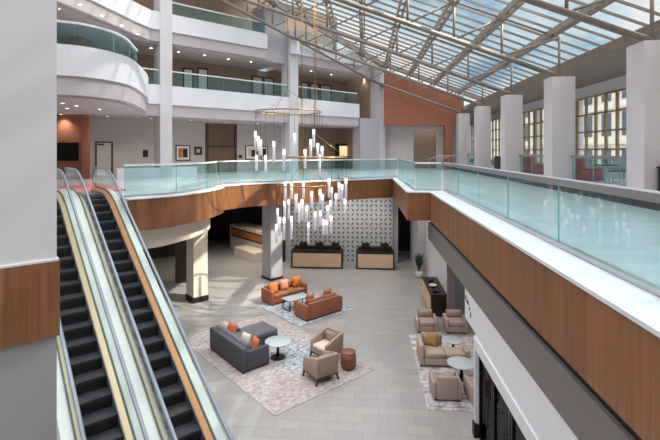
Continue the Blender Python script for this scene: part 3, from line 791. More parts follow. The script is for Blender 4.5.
picture('framed print in ochre and black behind the chandelier tubes', 245.5, 257.5, 145.5, 159.5, [(.25, .5, .25, .8, 'artcream'), (.5, .8, .2, .7, 'artdark')])
picture('narrow framed print just left of the middle upper pillar', 261, 268, 146, 159.5, [(.25, .75, .2, .8, 'artdark')])
# tall brown blind window
a, b = st(att(207, 140, TW + .05))[0], st(att(235.5, 140, TW + .05))[0]
w = thing('window_brown', '', 'window'); del w['label']; del w['category']; w['kind'] = 'structure'
mb = MB(); mb.box(a, b, TW, TW + .04, 4.97, 8.48, fn=W); mb.build('blind', M['blind'], w)
mb = MB()
for s in (a, b): mb.box(s - .1, s + .1, TW, TW + .1, 4.97, 8.48, fn=W)
mb.box(a, b, TW, TW + .1, 6.75, 6.9, fn=W); mb.build('window_frame', M['brownframe'], w)
# bay right of the middle pillar: dark recess and lit frame
a, b = st(att(298, 140, TW + .05))[0], st(att(357, 140, TW + .05))[0]
mb = MB(); mb.box(a - .6, b, TW, TW + .06, 4.97, 8.48, fn=W); struct('wall_taupe_bay', mb, M['brownwall'])
a, b = st(att(335.5, 152, TW + .1)), st(att(354.5, 152, TW + .1))
o = thing('display_frame', 'black display frame with a lit cream panel at the end of the gallery', 'display', W(a[0], TW + .06, 5.2))
ox, oy, oz = o.location; lf = lambda s, t, z: tuple(i - j for i, j in zip(W(s, t, z), (ox, oy, oz)))
mb = MB(); mb.box(a[0], b[0], TW + .06, TW + .25, 4.97, 7.15, fn=lf); mb.build('surround', M['black'], o)
mb = MB(); mb.box(a[0] + .35, a[0] + 1.25, TW + .25, TW + .28, 6.05, 6.95, fn=lf); mb.build('lit_panel', M['screenlit'], o)
mb = MB(); mb.box(a[0] + 1.45, b[0] - .1, TW + .25, TW + .28, 5.4, 6.95, fn=lf); mb.build('dark_panel', M['screen'], o)
# upper-level doors/windows/pictures on the corridors
def panel3(u0, u1, v0, v1, m, name, label, cat, group=None):
    return wallbox(name, label, cat, u0, u1, v0, v1, m, TW, .05, group)
for i, (u0, u1) in enumerate(((183, 193.5), (197.5, 208))):
    p = att(u0, 67.5, TW + .05); q = att(u1, 83, TW + .05); s0, s1 = st(p)[0], st(q)[0]
    o = thing('framed_picture', ('left' if i == 0 else 'right') + ' of two pale framed pictures on the third level corridor wall', 'picture', W(s0, TW, 10.6), group='third level pictures')
    ox, oy, oz = o.location; lf = lambda s, t, z: tuple(a - b for a, b in zip(W(s, t, z), (ox, oy, oz)))
    mb = MB(); mb.box(s0, s1, TW, TW + .05, 10.7, p[2], fn=lf); mb.build('frame', M['black'], o)
    mb = MB(); mb.box(s0 + .1, s1 - .1, TW, TW + .06, 10.8, p[2] - .1, fn=lf); mb.build('mount', M['paper'], o)
dn = 2
for (u0, u1) in ((253, 262), (264.5, 273), (302, 307.5), (311, 318), (321, 330.5)):
    p = att(u0, 76, TW + .05); q = att(u1, 100, TW + .05); s0, s1 = st(p)[0], st(q)[0]
    d = thing('door_%d' % dn, '', 'door'); del d['label']; del d['category']; d['kind'] = 'structure'; dn += 1
    mb = MB(); mb.box(s0, s1, TW, TW + .04, 10.1, 12.2, fn=W); mb.build('door_leaf', M['doorpaint'], d)
    mb = MB(); mb.box(s0 - .12, s0, TW, TW + .08, 10.1, 12.3, fn=W); mb.box(s1, s1 + .12, TW, TW + .08, 10.1, 12.3, fn=W); mb.box(s0, s1, TW, TW + .08, 12.2, 12.3, fn=W); mb.build('door_frame', M['brownframe'], d)
# television on the brick
p, q = aty(56, 142.5, 22.9), aty(77.5, 161, 22.9)
tv = thing('television', 'black flat television mounted on the brick wall at the escalator head', 'television', ((p[0] + q[0]) / 2, 22.995, q[2]))
ox, oy, oz = tv.location
mb = MB(); mb.box(p[0] - ox, q[0] - ox, -.1, 0, 0, p[2] - oz); mb.build('casing', M['greymetal'], tv)
mb = MB(); mb.box(p[0] - ox + .04, q[0] - ox - .04, -.11, -.1, .06, p[2] - oz - .04); mb.build('screen', M['screen'], tv)
# end-wall handrails
hr = thing('stair_handrail', 'thin steel stair handrail by the end wall alcove', 'handrail', (5.3, 36, 4.97))
for k, dx in enumerate((0, .9)):
    mb = MB(); mb.tube([(dx, .0, 0), (dx, 0, .85), (dx + .8, 0, 1.15), (dx + 1.6, 0, 1.15), (dx + 1.6, 0, .3)], .03, 8); mb.build('rail', M['steel'], hr)

# ================================================================ terrace furniture
def boxthing(name, label, cat, parts, loc, rz=0, group=None):
    o = thing(name, label, cat, loc, rz, group)
    for (pn, b, m, bv) in parts:
        mb = MB(); mb.box(*b); mb.build(pn, M[m], o, bevel=bv)
    return o
bth = boxthing('booth_sofa', 'burgundy booth sofa on the terrace behind the second column from the front', 'sofa',
    [('base', (-.45, .45, -1.1, 1.1, 0, .42), 'red', .02), ('backrest', (-.45, -.25, -1.1, 1.1, .42, .95), 'red', .04), ('seat', (-.24, .45, -1.08, 1.08, .42, .52), 'red', .04)], (9.35, 19.9, 5.28), 0, 'terrace booths')
dup(bth, (9.3, 25.0, 5.28), 0, 'burgundy booth sofa on the terrace behind the third column from the front')
boxthing('planter_box', 'long dark planter box on the terrace between the third and fourth columns', 'planter',
    [('box', (-.3, .3, -1.1, 1.1, 0, .85), 'black', .01), ('liner', (-.24, .24, -1.05, 1.05, .85, .88), 'dark', 0)], (8.9, 28.6, 5.28))
tch = boxthing('terrace_chair', 'pale grey backed terrace chair, the nearer of two beside the burgundy booth', 'chair',
    [('seat', (-.28, .28, -.28, .28, .4, .47), 'bluefelt2', .02), ('backrest', (.22, .28, -.28, .28, .5, .95), 'tabletop', .02), ('leg', (-.26, -.22, -.26, -.22, 0, .4), 'steel', 0), ('leg', (.22, .26, -.26, -.22, 0, .4), 'steel', 0), ('leg', (-.26, -.22, .22, .26, 0, .4), 'steel', 0), ('leg', (.22, .26, .22, .26, 0, .4), 'steel', 0)], (10.35, 17.3, 5.28), -2.0, 'terrace chairs')
dup(tch, (10.0, 18.1, 5.28), -1.8, 'pale grey backed terrace chair, the farther of two beside the burgundy booth')
boxthing('cafe_table', 'dark topped low table on the terrace beside the burgundy booth', 'table',
    [('tabletop', (-.35, .35, -.35, .35, .66, .7), 'black', .01), ('pedestal', (-.05, .05, -.05, .05, .03, .66), 'steel', 0), ('foot', (-.25, .25, -.25, .25, 0, .03), 'steel', 0)], (9.25, 17.6, 5.28))
boxthing('black_cabinet', 'black cabinet at the right edge against the nearest white column', 'cabinet',
    [('body', (-.42, .42, -.3, .3, 0, .76), 'black', .01), ('top', (-.45, .45, -.33, .33, .76, .80), 'greymetal', .01)], (8.30, 12.12, 5.28))
tl = thing('table_lamp', 'table lamp with broad white shade on the black cabinet', 'lamp', (8.42, 12.12, 6.08))
mb = MB(); mb.lathe([(.10, 0), (.10, .02), (.02, .04), (.02, .14)], 16); mb.build('base', M['bronze'], tl)
mb = MB(); mb.lathe([(.36, .10), (.34, .38), (.20, .60), (.02, .66)], 24); mb.build('lamp_shade', M['paper'], tl)

# ================================================================ chandelier
CH = thing('chandelier', 'large chandelier of brass rings and hanging frosted light tubes over the lobby', 'chandelier', (-2.3, 17, 3))
def cl(p): return (p[0] + 2.3, p[1] - 17, p[2] - 3)
rings = [(aty(287.5, 112, 17), 1.30), (aty(316, 157.2, 17), 1.18), (aty(302, 185, 17), 1.0)]
for (c, r) in rings:
    mb = MB(); mb.tube([cl((c[0] + r * math.cos(a), c[1] + r * math.sin(a), c[2])) for a in [2 * math.pi * k / 48 for k in range(48)]], .026, 8, closed=True)
    mb.build('ring', M['brass'], CH)
    ap = (c[0], c[1], c[2] + .88)
    for k in range(3):
        a = 2 * math.pi * k / 3 + .2
        mb = MB(); mb.tube([cl((c[0] + r * math.cos(a), c[1] + r * math.sin(a), c[2])), cl(ap)], .009, 6); mb.build('stay', M['brass'], CH)
    top = roofz(c[0]) - .3
    mb = MB(); mb.tube([cl(ap), cl((c[0], c[1], top))], .012, 6); mb.build('cable', M['brass'], CH)
for u in (302, 314.5):
    p = aty(u, 151, 17); mb = MB(); mb.tube([cl((p[0], 17, 6.3)), cl((p[0], 17, roofz(p[0]) - .3))], .015, 6); mb.build('stem', M['brass'], CH)
TUBES = [(255.4, 131, 143), (256.4, 155, 168), (258, 136, 147), (260.5, 139.5, 152), (265.5, 155, 173), (273.8, 141, 160), (284, 149, 168), (294.5, 133, 156),
 (305, 149, 166), (310.7, 139, 155), (313.7, 129, 145), (317.7, 143, 156), (322, 146, 160), (319.6, 154.5, 174),
 (285.2, 181, 199), (291.6, 183, 196), (303.4, 181, 196), (311.6, 191, 206), (296, 194, 209), (284.5, 200, 216), (288.7, 199, 216), (302, 199, 217), (299, 203, 220),
 (277.5, 208, 224), (279.8, 217, 233), (276.4, 224, 240), (284, 217, 237), (291.4, 216, 236), (306.8, 205, 220), (315.2, 211, 228), (308.4, 222, 240),
 (329, 178, 195), (331.5, 187, 201), (320, 189, 203), (322.5, 194, 208), (336, 193, 209), (339, 182, 197), (342, 184, 198), (346, 178, 197), (345, 198, 213),
 (330.5, 200, 213), (327.6, 205, 218), (323.4, 219, 233), (326.8, 219, 232), (331, 215, 231), (320.4, 210, 224)]
ringz = sorted(c[2] for c, r in rings)
for (u, v0, v1) in TUBES:
    Y = 17 + random.uniform(-.8, .8)
    p = aty(u, v0, Y); q = aty(u, v1, Y)
    h = max(.6, 1.15 * (p[2] - q[2])); r = .050
    mb = MB(); mb.lathe([(r, -h), (r, -.02), (r * .8, 0)], 12, c=cl(p)); tb = mb.build('light_tube', M['tubeglow'], CH)
    mb = MB(); mb.lathe([(r * 1.01, -.22), (r * 1.02, -.10), (r * 1.02, -.03)], 12, c=cl(p)); mb.build('bulb', M['tubehot'], tb)
    zt = [z for z in ringz if z > p[2] + .1]
    zt = zt[0] if zt else p[2] + 1.5
    mb = MB(); mb.tube([cl(p), cl((p[0], p[1], zt))], .006, 5); mb.build('wire', M['greymetal'], tb)

# ================================================================ lobby furniture
RD = math.pi / 4     # local x = e1 (along the facade), local y = away from camera along -n
def rot_loc(s, t, z=0): return W(s, t, z)
def rug(name, label, s0, s1, t0, t1, m, fn=W, border=None):
    mb = MB(); mb.box(0, s1 - s0, 0, t1 - t0, 0, .012)
    o = mb.build(name, m); tag(o, label, 'rug')
    return o
def diag_rug(label, s0, s1, t0, t1, m):
    # object space is the diagonal grid itself: x = s, y = t
    mb = MB(); mb.box(s0, s1, t0, t1, .001, .013); o = mb.build('rug', m)
    o.matrix_world = Matrix(((K, K, 0, 0), (K, -K, 0, 0), (0, 0, 1, 0), (0, 0, 0, 1)))
    for p in o.data.polygons: p.flip()
    tag(o, label, 'rug'); return o
diag_rug('large pinkish rug with a blue patch under the charcoal sectional', 6.0, 9.6, -14.9, -9.05, M['rug1'])
diag_rug('blue and cream speckled rug between the two leather sofas', 9.75, 12.55, -16.0, -13.1, M['rug2'])
mb = MB(); mb.box(1.62, 3.95, 11.2, 15.7, .001, .013); tag(mb.build('rug', M['rug3']), 'violet grey rug under the lounge seats by the right wall', 'rug')

def cushion(mb, x0, x1, y0, y1, z0, z1, n=8, pw=.35):
    # pillow: inflated between two faces, thickness along y
    vs = []; fs = []
    for side in (-1, 1):
        for i in range(n + 1):
            for j in range(n + 1):
                a, b = i / n * 2 - 1, j / n * 2 - 1
                th = max(0, (1 - a ** 4) * (1 - b ** 4)) ** .6
                k = 1 - .06 * (1 - abs(a)) * (abs(b) ** 3)
                k2 = 1 - .06 * (1 - abs(b)) * (abs(a) ** 3)
                vs.append(((x0 + x1) / 2 + a * (x1 - x0) / 2 * k2, (y0 + y1) / 2 + side * th * (y1 - y0) / 2, (z0 + z1) / 2 + b * (z1 - z0) / 2 * k))
    m = (n + 1) ** 2
    for i in range(n):
        for j in range(n):
            a = i * (n + 1) + j
            fs.append((a, a + 1, a + n + 2, a + n + 1)); fs.append((m + a, m + a + n + 1, m + a + n + 2, m + a + 1))
    mb.add(vs, fs, 0, True)
    return mb
def pillow(label, m, loc, rz, tilt=-.25, w=.46, group=None):
    mb = MB(); cushion(mb, -w / 2, w / 2, -.08, .08, 0, w)
    o = mb.build('throw_pillow', m); o.location = loc; o.rotation_euler = (tilt, 0, rz)
    return tag(o, label, 'cushion', group)
def D2(s, t, rz_local=0): return W(s, t, 0)
# leather sofas: local x along length, front faces -y (local)
def sofa(label, loc, rz, L=2.0, Dp=.84, m='leather', group=None, nback=2):
    o = thing('sofa', label, 'sofa', loc, rz, group)
    h = L / 2
    mb = MB(); mb.box(-h + .14, h - .14, -Dp / 2 + .02, Dp / 2 - .14, .06, .28); mb.build('base', M[m], o, bevel=.015)
    mb = MB(); mb.box(-h + .14, h - .14, Dp / 2 - .14, Dp / 2, .06, .66); mb.build('backrest', M[m], o, bevel=.03, seg=3)
    for g in (-1, 1):
        mb = MB(); x0, x1 = (g * h, g * (h - .14)); mb.box(min(x0, x1), max(x0, x1), -Dp / 2, Dp / 2, .06, .60); mb.build('arm', M[m], o, bevel=.03, seg=3)
    for k in range(2):
        w = (L - .30) / 2; x = -h + .15 + k * w
        mb = MB(); mb.box(x + .005, x + w - .005, -Dp / 2 + .0, Dp / 2 - .16, .285, .43); mb.build('seat_cushion', M[m], o, bevel=.04, seg=3)
    for k in range(nback):
        w = (L - .32) / nback; x = -h + .16 + k * w
        mb = MB(); cushion(mb, x + .01, x + w - .01, Dp / 2 - .34, Dp / 2 - .15, .43, .74); mb.build('back_cushion', M[m], o)
    for gx in (-1, 1):
        for gy in (-1, 1): mb = MB(); mb.box(gx * (h - .1) - .03, gx * (h - .1) + .03, gy * (Dp / 2 - .07) - .03, gy * (Dp / 2 - .07) + .03, 0, .06); mb.build('foot', M['legwood'], o)
    return o
RZ = math.pi / 4
# local +x = e1 at rz=45deg; local +y = (-K, K) = -n  => front (-y) faces +n (towards the camera side)
s1 = sofa('cognac leather sofa with orange pillows in front of the grey pillar', W(11.08, -15.92, .013), RZ, 1.9, group='leather sofas')
s2 = sofa('cognac leather sofa turned with its back to the camera, across the coffee table', W(11.12, -13.62, .013), RZ + math.pi, 1.85, group='leather sofas')
pillow('burnt orange pillow at the left end of the far leather sofa', M['orange'], W(10.42, -15.72, .445), RZ + .15)
pillow('burnt orange pillow at the right end of the far leather sofa', M['orange'], W(11.72, -15.84, .445), RZ - .1)
pillow('tan pillow in the middle of the far leather sofa', M['tan'], W(11.05, -15.86, .445), RZ, w=.42)
pillow('tan pillow leaning on the back of the near leather sofa', M['tan'], W(10.75, -13.78, .445), RZ + math.pi, w=.42)
pillow('tan pillow at the far end of the near leather sofa', M['tan'], W(11.65, -13.78, .445), RZ + math.pi, w=.44)
# coffee table
t = thing('coffee_table', 'low rectangular coffee table with pale top and black metal frame between leather sofas', 'table', W(10.85, -14.75, .013), RZ)
mb = MB(); mb.box(-.55, .55, -.29, .29, .41, .44); mb.build('tabletop', M['tabletop'], t, bevel=.005)
for gx in (-1, 1):
    mb = MB(); x = gx * .5
    mb.box(x - .015, x + .015, -.26, -.23, 0, .41); mb.box(x - .015, x + .015, .23, .26, 0, .41); mb.box(x - .015, x + .015, -.26, .26, 0, .03); mb.build('leg_frame', M['greymetal'], t)
mb = MB(); mb.box(-.5, .5, -.26, -.24, .38, .41); mb.box(-.5, .5, .24, .26, .38, .41); mb.build('rail', M['greymetal'], t)

# charcoal sectional: local frame x = e1, y = -n ; back along y at x=0
o = thing('sectional_sofa', 'charcoal sectional sofa with chaise on the pink rug', 'sofa', W(6.4, -12.38, .013), RZ)
def bx(name, b, m, bv=.03): mb = MB(); mb.box(*b); return mb.build(name, M[m], o, bevel=bv, seg=3)
bx('base', (.16, .92, -.92, 1.1, .05, .26), 'bluefelt', .015)
bx('backrest', (0, .17, -1.06, 1.1, .05, .72), 'bluefelt')
bx('arm', (.17, .92, -1.06, -.90, .05, .60), 'bluefelt')
bx('chaise_base', (.92, 2.05, .16, 1.1, .05, .26), 'bluefelt', .015)
bx('seat_cushion', (.34, .93, -.89, .15, .265, .43), 'bluefelt2', .05)
bx('chaise_cushion', (.34, 2.06, .16, 1.1, .265, .43), 'bluefelt2', .05)
bx('back_cushion', (.17, .36, -.88, .10, .40, .76), 'bluefelt2', .07)
bx('back_cushion', (.17, .36, .11, 1.08, .40, .76), 'bluefelt2', .07)
for p in ((.06, -1.0), (.86, -1.0), (.06, 1.03), (1.98, 1.03), (1.98, .22)): mb = MB(); mb.box(p[0] - .03, p[0] + .03, p[1] - .03, p[1] + .03, 0, .05); mb.build('foot', M['legwood'], o)
pillow('coral pillow on the chaise end of the charcoal sectional', M['coral'], W(6.84, -12.95, .445), RZ - math.pi / 2 + .1, -.35, .46)
pillow('coral pillow near the arm end of the charcoal sectional', M['coral'], W(6.90, -11.64, .445), RZ - math.pi / 2 - .2, -.4, .42)
pillow('cream patterned pillow near the arm end of the charcoal sectional', M['cream'], W(6.84, -12.06, .445), RZ - math.pi / 2 + .1, -.35, .42)
pillow('cream pillow peeking beside the coral one at the chaise end', M['cream'], W(6.82, -13.32, .445), RZ - math.pi / 2, -.3, .40)
tr = thing('serving_tray', 'small black tray with handle on the charcoal chaise', 'tray', W(7.2, -13.3, .444), RZ)
mb = MB(); mb.box(-.2, .2, -.12, .12, 0, .02); mb.build('base', M['black'], tr, bevel=.006)
mb = MB(); mb.tube([(-.18, 0, .02), (-.18, 0, .09), (.18, 0, .09), (.18, 0, .02)], .01, 6); mb.build('handle', M['black'], tr)

def round_table(label, loc, r, h, base_r, group='round tables', top='tabletop'):
    t = thing('round_table', label, 'table', loc, 0, group)
    mb = MB(); mb.lathe([(r - .02, h - .03), (r, h - .015), (r, h - .005), (r - .01, h)], 40); mb.build('tabletop', M[top], t)
    mb = MB(); mb.lathe([(.045, .03), (.04, h - .05), (.12, h - .03)], 16); mb.build('pedestal', M['bronze'], t)
    mb = MB(); mb.lathe([(base_r, 0), (base_r, .02), (base_r - .03, .03)], 32); mb.build('foot', M['bronze'], t)
    return t
round_table('round pale grey pedestal table beside the charcoal sectional', W(7.78, -11.55, .013), .41, .52, .24)

def armchair(label, loc, rz, m='chairgrey', seat='cream', group='taupe armchairs', w=.74, d=.74):
    # local: front faces -y
    o = thing('armchair', label, 'armchair', loc, rz, group); h = w / 2; q = d / 2
    def wedge(name, pts, x0, x1, mm):
        mb = MB(); vs = [(x0, y, z) for y, z in pts] + [(x1, y, z) for y, z in pts]; n = len(pts)
        mb.add(vs, [tuple(range(n)), tuple(range(n, 2 * n))[::-1]] + [(i, (i + 1) % n, (i + 1) % n + n, i + n) for i in range(n)]); mb.build(name, M[mm], o, bevel=.015)
    side = [(-q, .2), (q, .2), (q + .03, .74), (q - .1, .74), (-q, .54)]
    wedge('arm', side, -h, -h + .09, m); wedge('arm', side, h - .09, h, m)
    mb = MB(); mb.add([(x, y, z) for z, ya, yb in ((.2, q - .1, q), (.76, q - .06, q + .04)) for x, y in ((-h + .09, ya), (h - .09, ya), (h - .09, yb), (-h + .09, yb))],
        [(3, 2, 1, 0), (4, 5, 6, 7), (0, 1, 5, 4), (1, 2, 6, 5), (2, 3, 7, 6), (3, 0, 4, 7)]); mb.build('backrest', M[m], o, bevel=.02)
    mb = MB(); mb.box(-h + .09, h - .09, -q, q - .1, .2, .30); mb.build('seat_base', M[m], o)
    mb = MB(); mb.box(-h + .095, h - .095, -q + .0, q - .11, .305, .43); mb.build('seat_cushion', M[seat], o, bevel=.04, seg=3)
    mb = MB(); cushion(mb, -h + .1, h - .1, q - .24, q - .09, .42, .74); mb.build('back_cushion', M[m], o)
    for gx in (-1, 1):
        for gy in (-1, 1):
            mb = MB(); a = (gx * (h - .05), gy * (q - .05)); b = (gx * (h - .0), gy * (q - .0))
            mb.add([(a[0] - .03, a[1] - .03, .2), (a[0] + .03, a[1] - .03, .2), (a[0] + .03, a[1] + .03, .2), (a[0] - .03, a[1] + .03, .2),
                    (b[0] - .022, b[1] - .022, 0), (b[0] + .022, b[1] - .022, 0), (b[0] + .022, b[1] + .022, 0), (b[0] - .022, b[1] + .022, 0)],
                   [(0, 1, 2, 3), (7, 6, 5, 4), (0, 4, 5, 1), (1, 5, 6, 2), (2, 6, 7, 3), (3, 7, 4, 0)]); mb.build('leg', M['legwood'], o)
    mb = MB(); mb.box(-h + .02, h - .02, q - .04, q, .16, .2); mb.box(-h + .02, h - .02, -q, -q + .04, .16, .2); mb.box(-h + .0, -h + .04, -q, q, .16, .2); mb.box(h - .04, h, -q, q, .16, .2)
    mb.build('under_frame', M['legwood'], o)
    return o
armchair('taupe armchair with cream seat in front, its back and walnut legs to the camera', W(8.02, -9.74, .013), RZ + math.pi - .12)
armchair('taupe armchair with cream seat, the one behind the drum table facing left', W(8.98, -10.6, .013), RZ - math.pi / 2 + .08)
dt = thing('drum_table', 'round walnut drum side table between the taupe armchairs', 'side table', W(9.0, -9.62, .013))
mb = MB(); mb.lathe([(.19, 0), (.235, .12), (.24, .3), (.215, .47)], 28); mb.build('body', M['drum'], dt)
mb = MB(); mb.lathe([(.222, .47), (.225, .485), (.215, .50)], 28); mb.build('top', M['drum'], dt)

# right lounge
def club(label, loc, rz, m='pink', group='dusty pink lounge chairs', w=.76, d=.74):
    o = thing('lounge_chair', label, 'armchair', loc, rz, group); h, q = w / 2, d / 2
    mb = MB(); mb.box(-h + .11, h - .11, -q + .03, q - .12, .05, .27); mb.build('base', M[m], o, bevel=.015)
    for g in (-1, 1):
        mb = MB(); x = sorted((g * h, g * (h - .11))); mb.box(x[0], x[1], -q, q - .02, 0.05, .50); mb.build('arm', M[m], o, bevel=.035, seg=3)
    mb = MB(); mb.box(-h + .11, h - .11, q - .13, q, 0.05, .64); mb.build('backrest', M[m], o, bevel=.04, seg=3)
    mb = MB(); mb.box(-h + .115, h - .115, -q, q - .14, .275, .43); mb.build('seat_cushion', M[m], o, bevel=.045, seg=3)
    mb = MB(); cushion(mb, -h + .12, h - .12, q - .28, q - .12, .42, .68); mb.build('back_cushion', M[m], o)
    for gx in (-1, 1):
        for gy in (-1, 1): mb = MB(); mb.box(gx * (h - .07) - .025, gx * (h - .07) + .025, gy * (q - .07) - .025, gy * (q - .07) + .025, 0, .05); mb.build('foot', M['legwood'], o)
    return o
club('dusty pink lounge chair facing the camera, left one of the pair behind the sand sofa', (2.28, 16.2, 0), .0)
club('dusty pink lounge chair facing the camera, right one of the pair behind the sand sofa', (3.32, 16.25, 0), .0)
o = thing('sofa', 'sand coloured sofa with half back and a mustard pillow in the right lounge', 'sofa', (2.44, 13.78, .013))
def bs(name, b, m='sand', bv=.03): mb = MB(); mb.box(*b); return mb.build(name, M[m], o, bevel=bv, seg=3)
bs('base', (-.60, .62, -.40, .08, .06, .27), bv=.015); bs('base', (-.60, .02, .08, .30, .06, .27), bv=.015)
bs('arm', (-.74, -.60, -.42, .45, .06, .66)); bs('arm', (.62, .76, -.40, .10, .06, .52))
bs('backrest', (-.60, .04, .31, .45, .06, .72))
bs('seat_cushion', (-.59, .02, -.42, .30, .275, .43), bv=.045); bs('seat_cushion', (.03, .61, -.42, .09, .275, .43), bv=.045)
mb = MB(); cushion(mb, -.57, .0, .14, .31, .43, .76); mb.build('back_cushion', M['sand'], o)
for gx in (-.7, .7):
    for gy in (-.36, .04): mb = MB(); mb.box(gx - .03, gx + .03, gy - .03, gy + .03, 0, .06); mb.build('foot', M['legwood'], o)
pillow('mustard pillow on the sand coloured sofa', M['mustard'], (2.10, 13.86, .445), -.35, -.4, .40)
club('dusty pink lounge chair with its back to the camera at the front of the lounge', (2.18, 11.92, .013), math.pi)
club('dusty pink lounge chair half hidden behind the white wall corner', (3.10, 11.75, .013), math.pi + .1)
round_table('round grey table in front of the pink chair backs, by the white wall corner', (2.80, 12.80, .013), .40, .45, .22)
round_table('small round grey table behind the sand coloured sofa', (2.86, 14.25, .013), .27, .47, .14)

# console along the right wall
c = thing('console_cabinet', 'long dark console cabinet with pale wood front along the right wall', 'cabinet', (2.92, 18.7, 0))
mb = MB(); mb.box(-.26, .34, -1.22, 1.22, .06, .84); mb.build('carcass', M['bronze'], c, bevel=.008)
mb = MB(); mb.box(-.29, -.26, -1.15, 1.15, .10, .78); mb.build('front_panel', M['maple'], c)
mb = MB(); mb.box(-.30, .36, -1.24, 1.24, .84, .88); mb.build('worktop', M['black'], c, bevel=.005)
mb = MB(); mb.box(-.2, .3, -1.15, 1.15, 0, .06); mb.build('plinth', M['black'], c)
for i, (y, l) in enumerate(((17.75, 'near'), (18.45, 'middle'), (19.2, 'far'))):
    o = thing('decor_bowl', 'small dark decorative dish at the %s part of the console' % l, 'bowl', (2.88, y, .88), group='dishes on the console')
    mb = MB(); mb.lathe([(.05, 0), (.14, .06), (.16, .10), (.145, .10), (.12, .06), (.04, .02)], 18); mb.build('dish', M['greymetal' if i != 1 else 'pot'], o)
    mb = MB(); mb.lathe([(.06, .0), (.06, .012)], 14); mb.build('foot_ring', M['bronze'], o)
# plant at the passage mouth
p = thing('potted_plant', 'dark leafy plant in a pale pot at the far end of the right wall', 'plant', (2.86, 22.85, 0))
mb = MB(); mb.lathe([(.14, 0), (.2, .3), (.19, .3), (.15, .27)], 18); mb.build('pot', M['pot'], p)
mb = MB(); random.seed(3)
for k in range(70):
    a = random.uniform(0, 6.28); e = random.uniform(1.15, 1.5); L = random.uniform(.5, 1.15)
    b0 = Vector((0, 0, .3)); d = Vector((math.cos(a) * math.cos(e), math.sin(a) * math.cos(e), math.sin(e)))
    sd = d.cross(Vector((0, 0, 1))).normalized() * .04
    m_ = b0 + d * L * .6; tip = b0 + d * L + Vector((0, 0, -.1))
    mb.add([b0, m_ - sd, tip, m_ + sd], [(0, 1, 2, 3)])
mb.build('foliage', M['green'], p)
# wall notices near the lounge
o = MB(); o.box(3.2, 3.22, 17.02, 17.12, 1.9, 2.35); tag(o.build('wall_plaque', M['black']), 'small black plaque on the taupe lounge pier', 'plaque')

ws = thing('raised_sign', 'small dark raised lettering on the white wall end above the lounge', 'sign', (2.58, 10.9, 2.45))
for k, (dy, z0_, z1_) in enumerate(((.34, .34, .44), (.22, .30, .37), (.12, .28, .36), (.0, .20, .25), (-.12, .06, .18))):
    mb = MB(); mb.box(-.02, 0, dy - .012, dy + .012, z0_, z1_); mb.box(-.02, 0, dy - .035, dy + .012, z0_, z0_ + .018); mb.build('letter', M['artdark'], ws)
# shopfront doors in the lower right wall
for i in range(4):
    y1 = 10.2 - i * 1.08; y0 = y1 - 1.04
    d = thing('door_%d' % dn, '', 'door'); del d['label']; del d['category']; d['kind'] = 'structure'; dn += 1
    mb = MB(); f = .07
    mb.box(2.62, 2.70, y0, y0 + f, 0, 2.0); mb.box(2.62, 2.70, y1 - f, y1, 0, 2.0); mb.box(2.62, 2.70, y0, y1, 1.9, 2.0); mb.box(2.62, 2.70, y0, y1, 0, .1); mb.build('door_frame', M['greymetal'], d)
    mb = MB(); mb.box(2.65, 2.665, y0 + f, y1 - f, .1, 1.9); mb.build('door_glass', M['doorglass'], d)
    mb = MB(); mb.tube([(2.58, y0 + .2, .75), (2.58, y0 + .2, 1.35)], .018, 8); mb.tube([(2.58, y0 + .2, .8), (2.65, y0 + .2, .8)], .012, 6); mb.tube([(2.58, y0 + .2, 1.3), (2.65, y0 + .2, 1.3)], .012, 6); mb.build('pull_handle', M['bronze'], d)
mb = MB(); mb.box(3.9, 4.05, 4.5, 10.05, 0, 3.0); mb.box(2.8, 4.0, 5.4, 10.0, 2.05, 2.15); struct('wall_shop', mb, M['dark'])
mb = MB(); mb.box(3.87, 3.905, 8.6, 8.15, .85, 1.15); tag(mb.build('notice', M['yellow']), 'small yellow notice seen through the dark shopfront doors', 'sign')
mb = MB(); mb.box(3.3, 3.5, 0, 5.45, 0, 3.95); struct('wall_right_near', mb, M['taupe'])

# ================================================================ reception desks
def desk(label, x0, x1, group='reception desks'):
    w = x1 - x0; o = thing('reception_desk', label, 'reception desk', ((x0 + x1) / 2, 24.25, 0), 0, group); h = w / 2
    mb = MB(); mb.box(-h + .08, h - .08, .03, .10, .07, .84); mb.build('front_panel', M['maple'], o)
    mb = MB(); mb.box(-h, -h + .08, 0, .8, 0, .92); mb.box(h - .08, h, 0, .8, 0, .92); mb.box(-h + .08, h - .08, 0, .06, 0, .07); mb.box(-h + .08, h - .08, 0, .06, .84, .92); mb.build('frame', M['black'], o)
    mb = MB(); mb.box(-h, h, 0, .85, .92, .96); mb.build('countertop', M['greymetal'], o, bevel=.005)
    mb = MB(); mb.box(-h + .1, h - .1, .5, .8, .97, 1.12); mb.build('back_shelf', M['dark'], o)
    return o
desk('reception desk with pale wood front, the wider one on the left', -3.99, -1.12)
desk('reception desk with pale wood front, the narrower one on the right', -.37, 1.72)
for i, (x, lab) in enumerate(((-3.35, 'left end of the wider desk'), (-2.45, 'middle of the wider desk'), (-1.55, 'right end of the wider desk'), (.15, 'left end of the narrower desk'), (1.2, 'right end of the narrower desk'))):
    o = thing('monitor', 'black computer monitor on the ' + lab, 'monitor', (x, 24.62, .962), 0, 'reception monitors')
    mb = MB(); mb.box(-.22, .22, -.02, .02, .12, .42); mb.build('display', M['black'], o, bevel=.006)
    mb = MB(); mb.box(-.03, .03, -.015, .015, .02, .12); mb.box(-.12, .12, -.08, .08, 0, .02); mb.build('stand', M['black'], o)

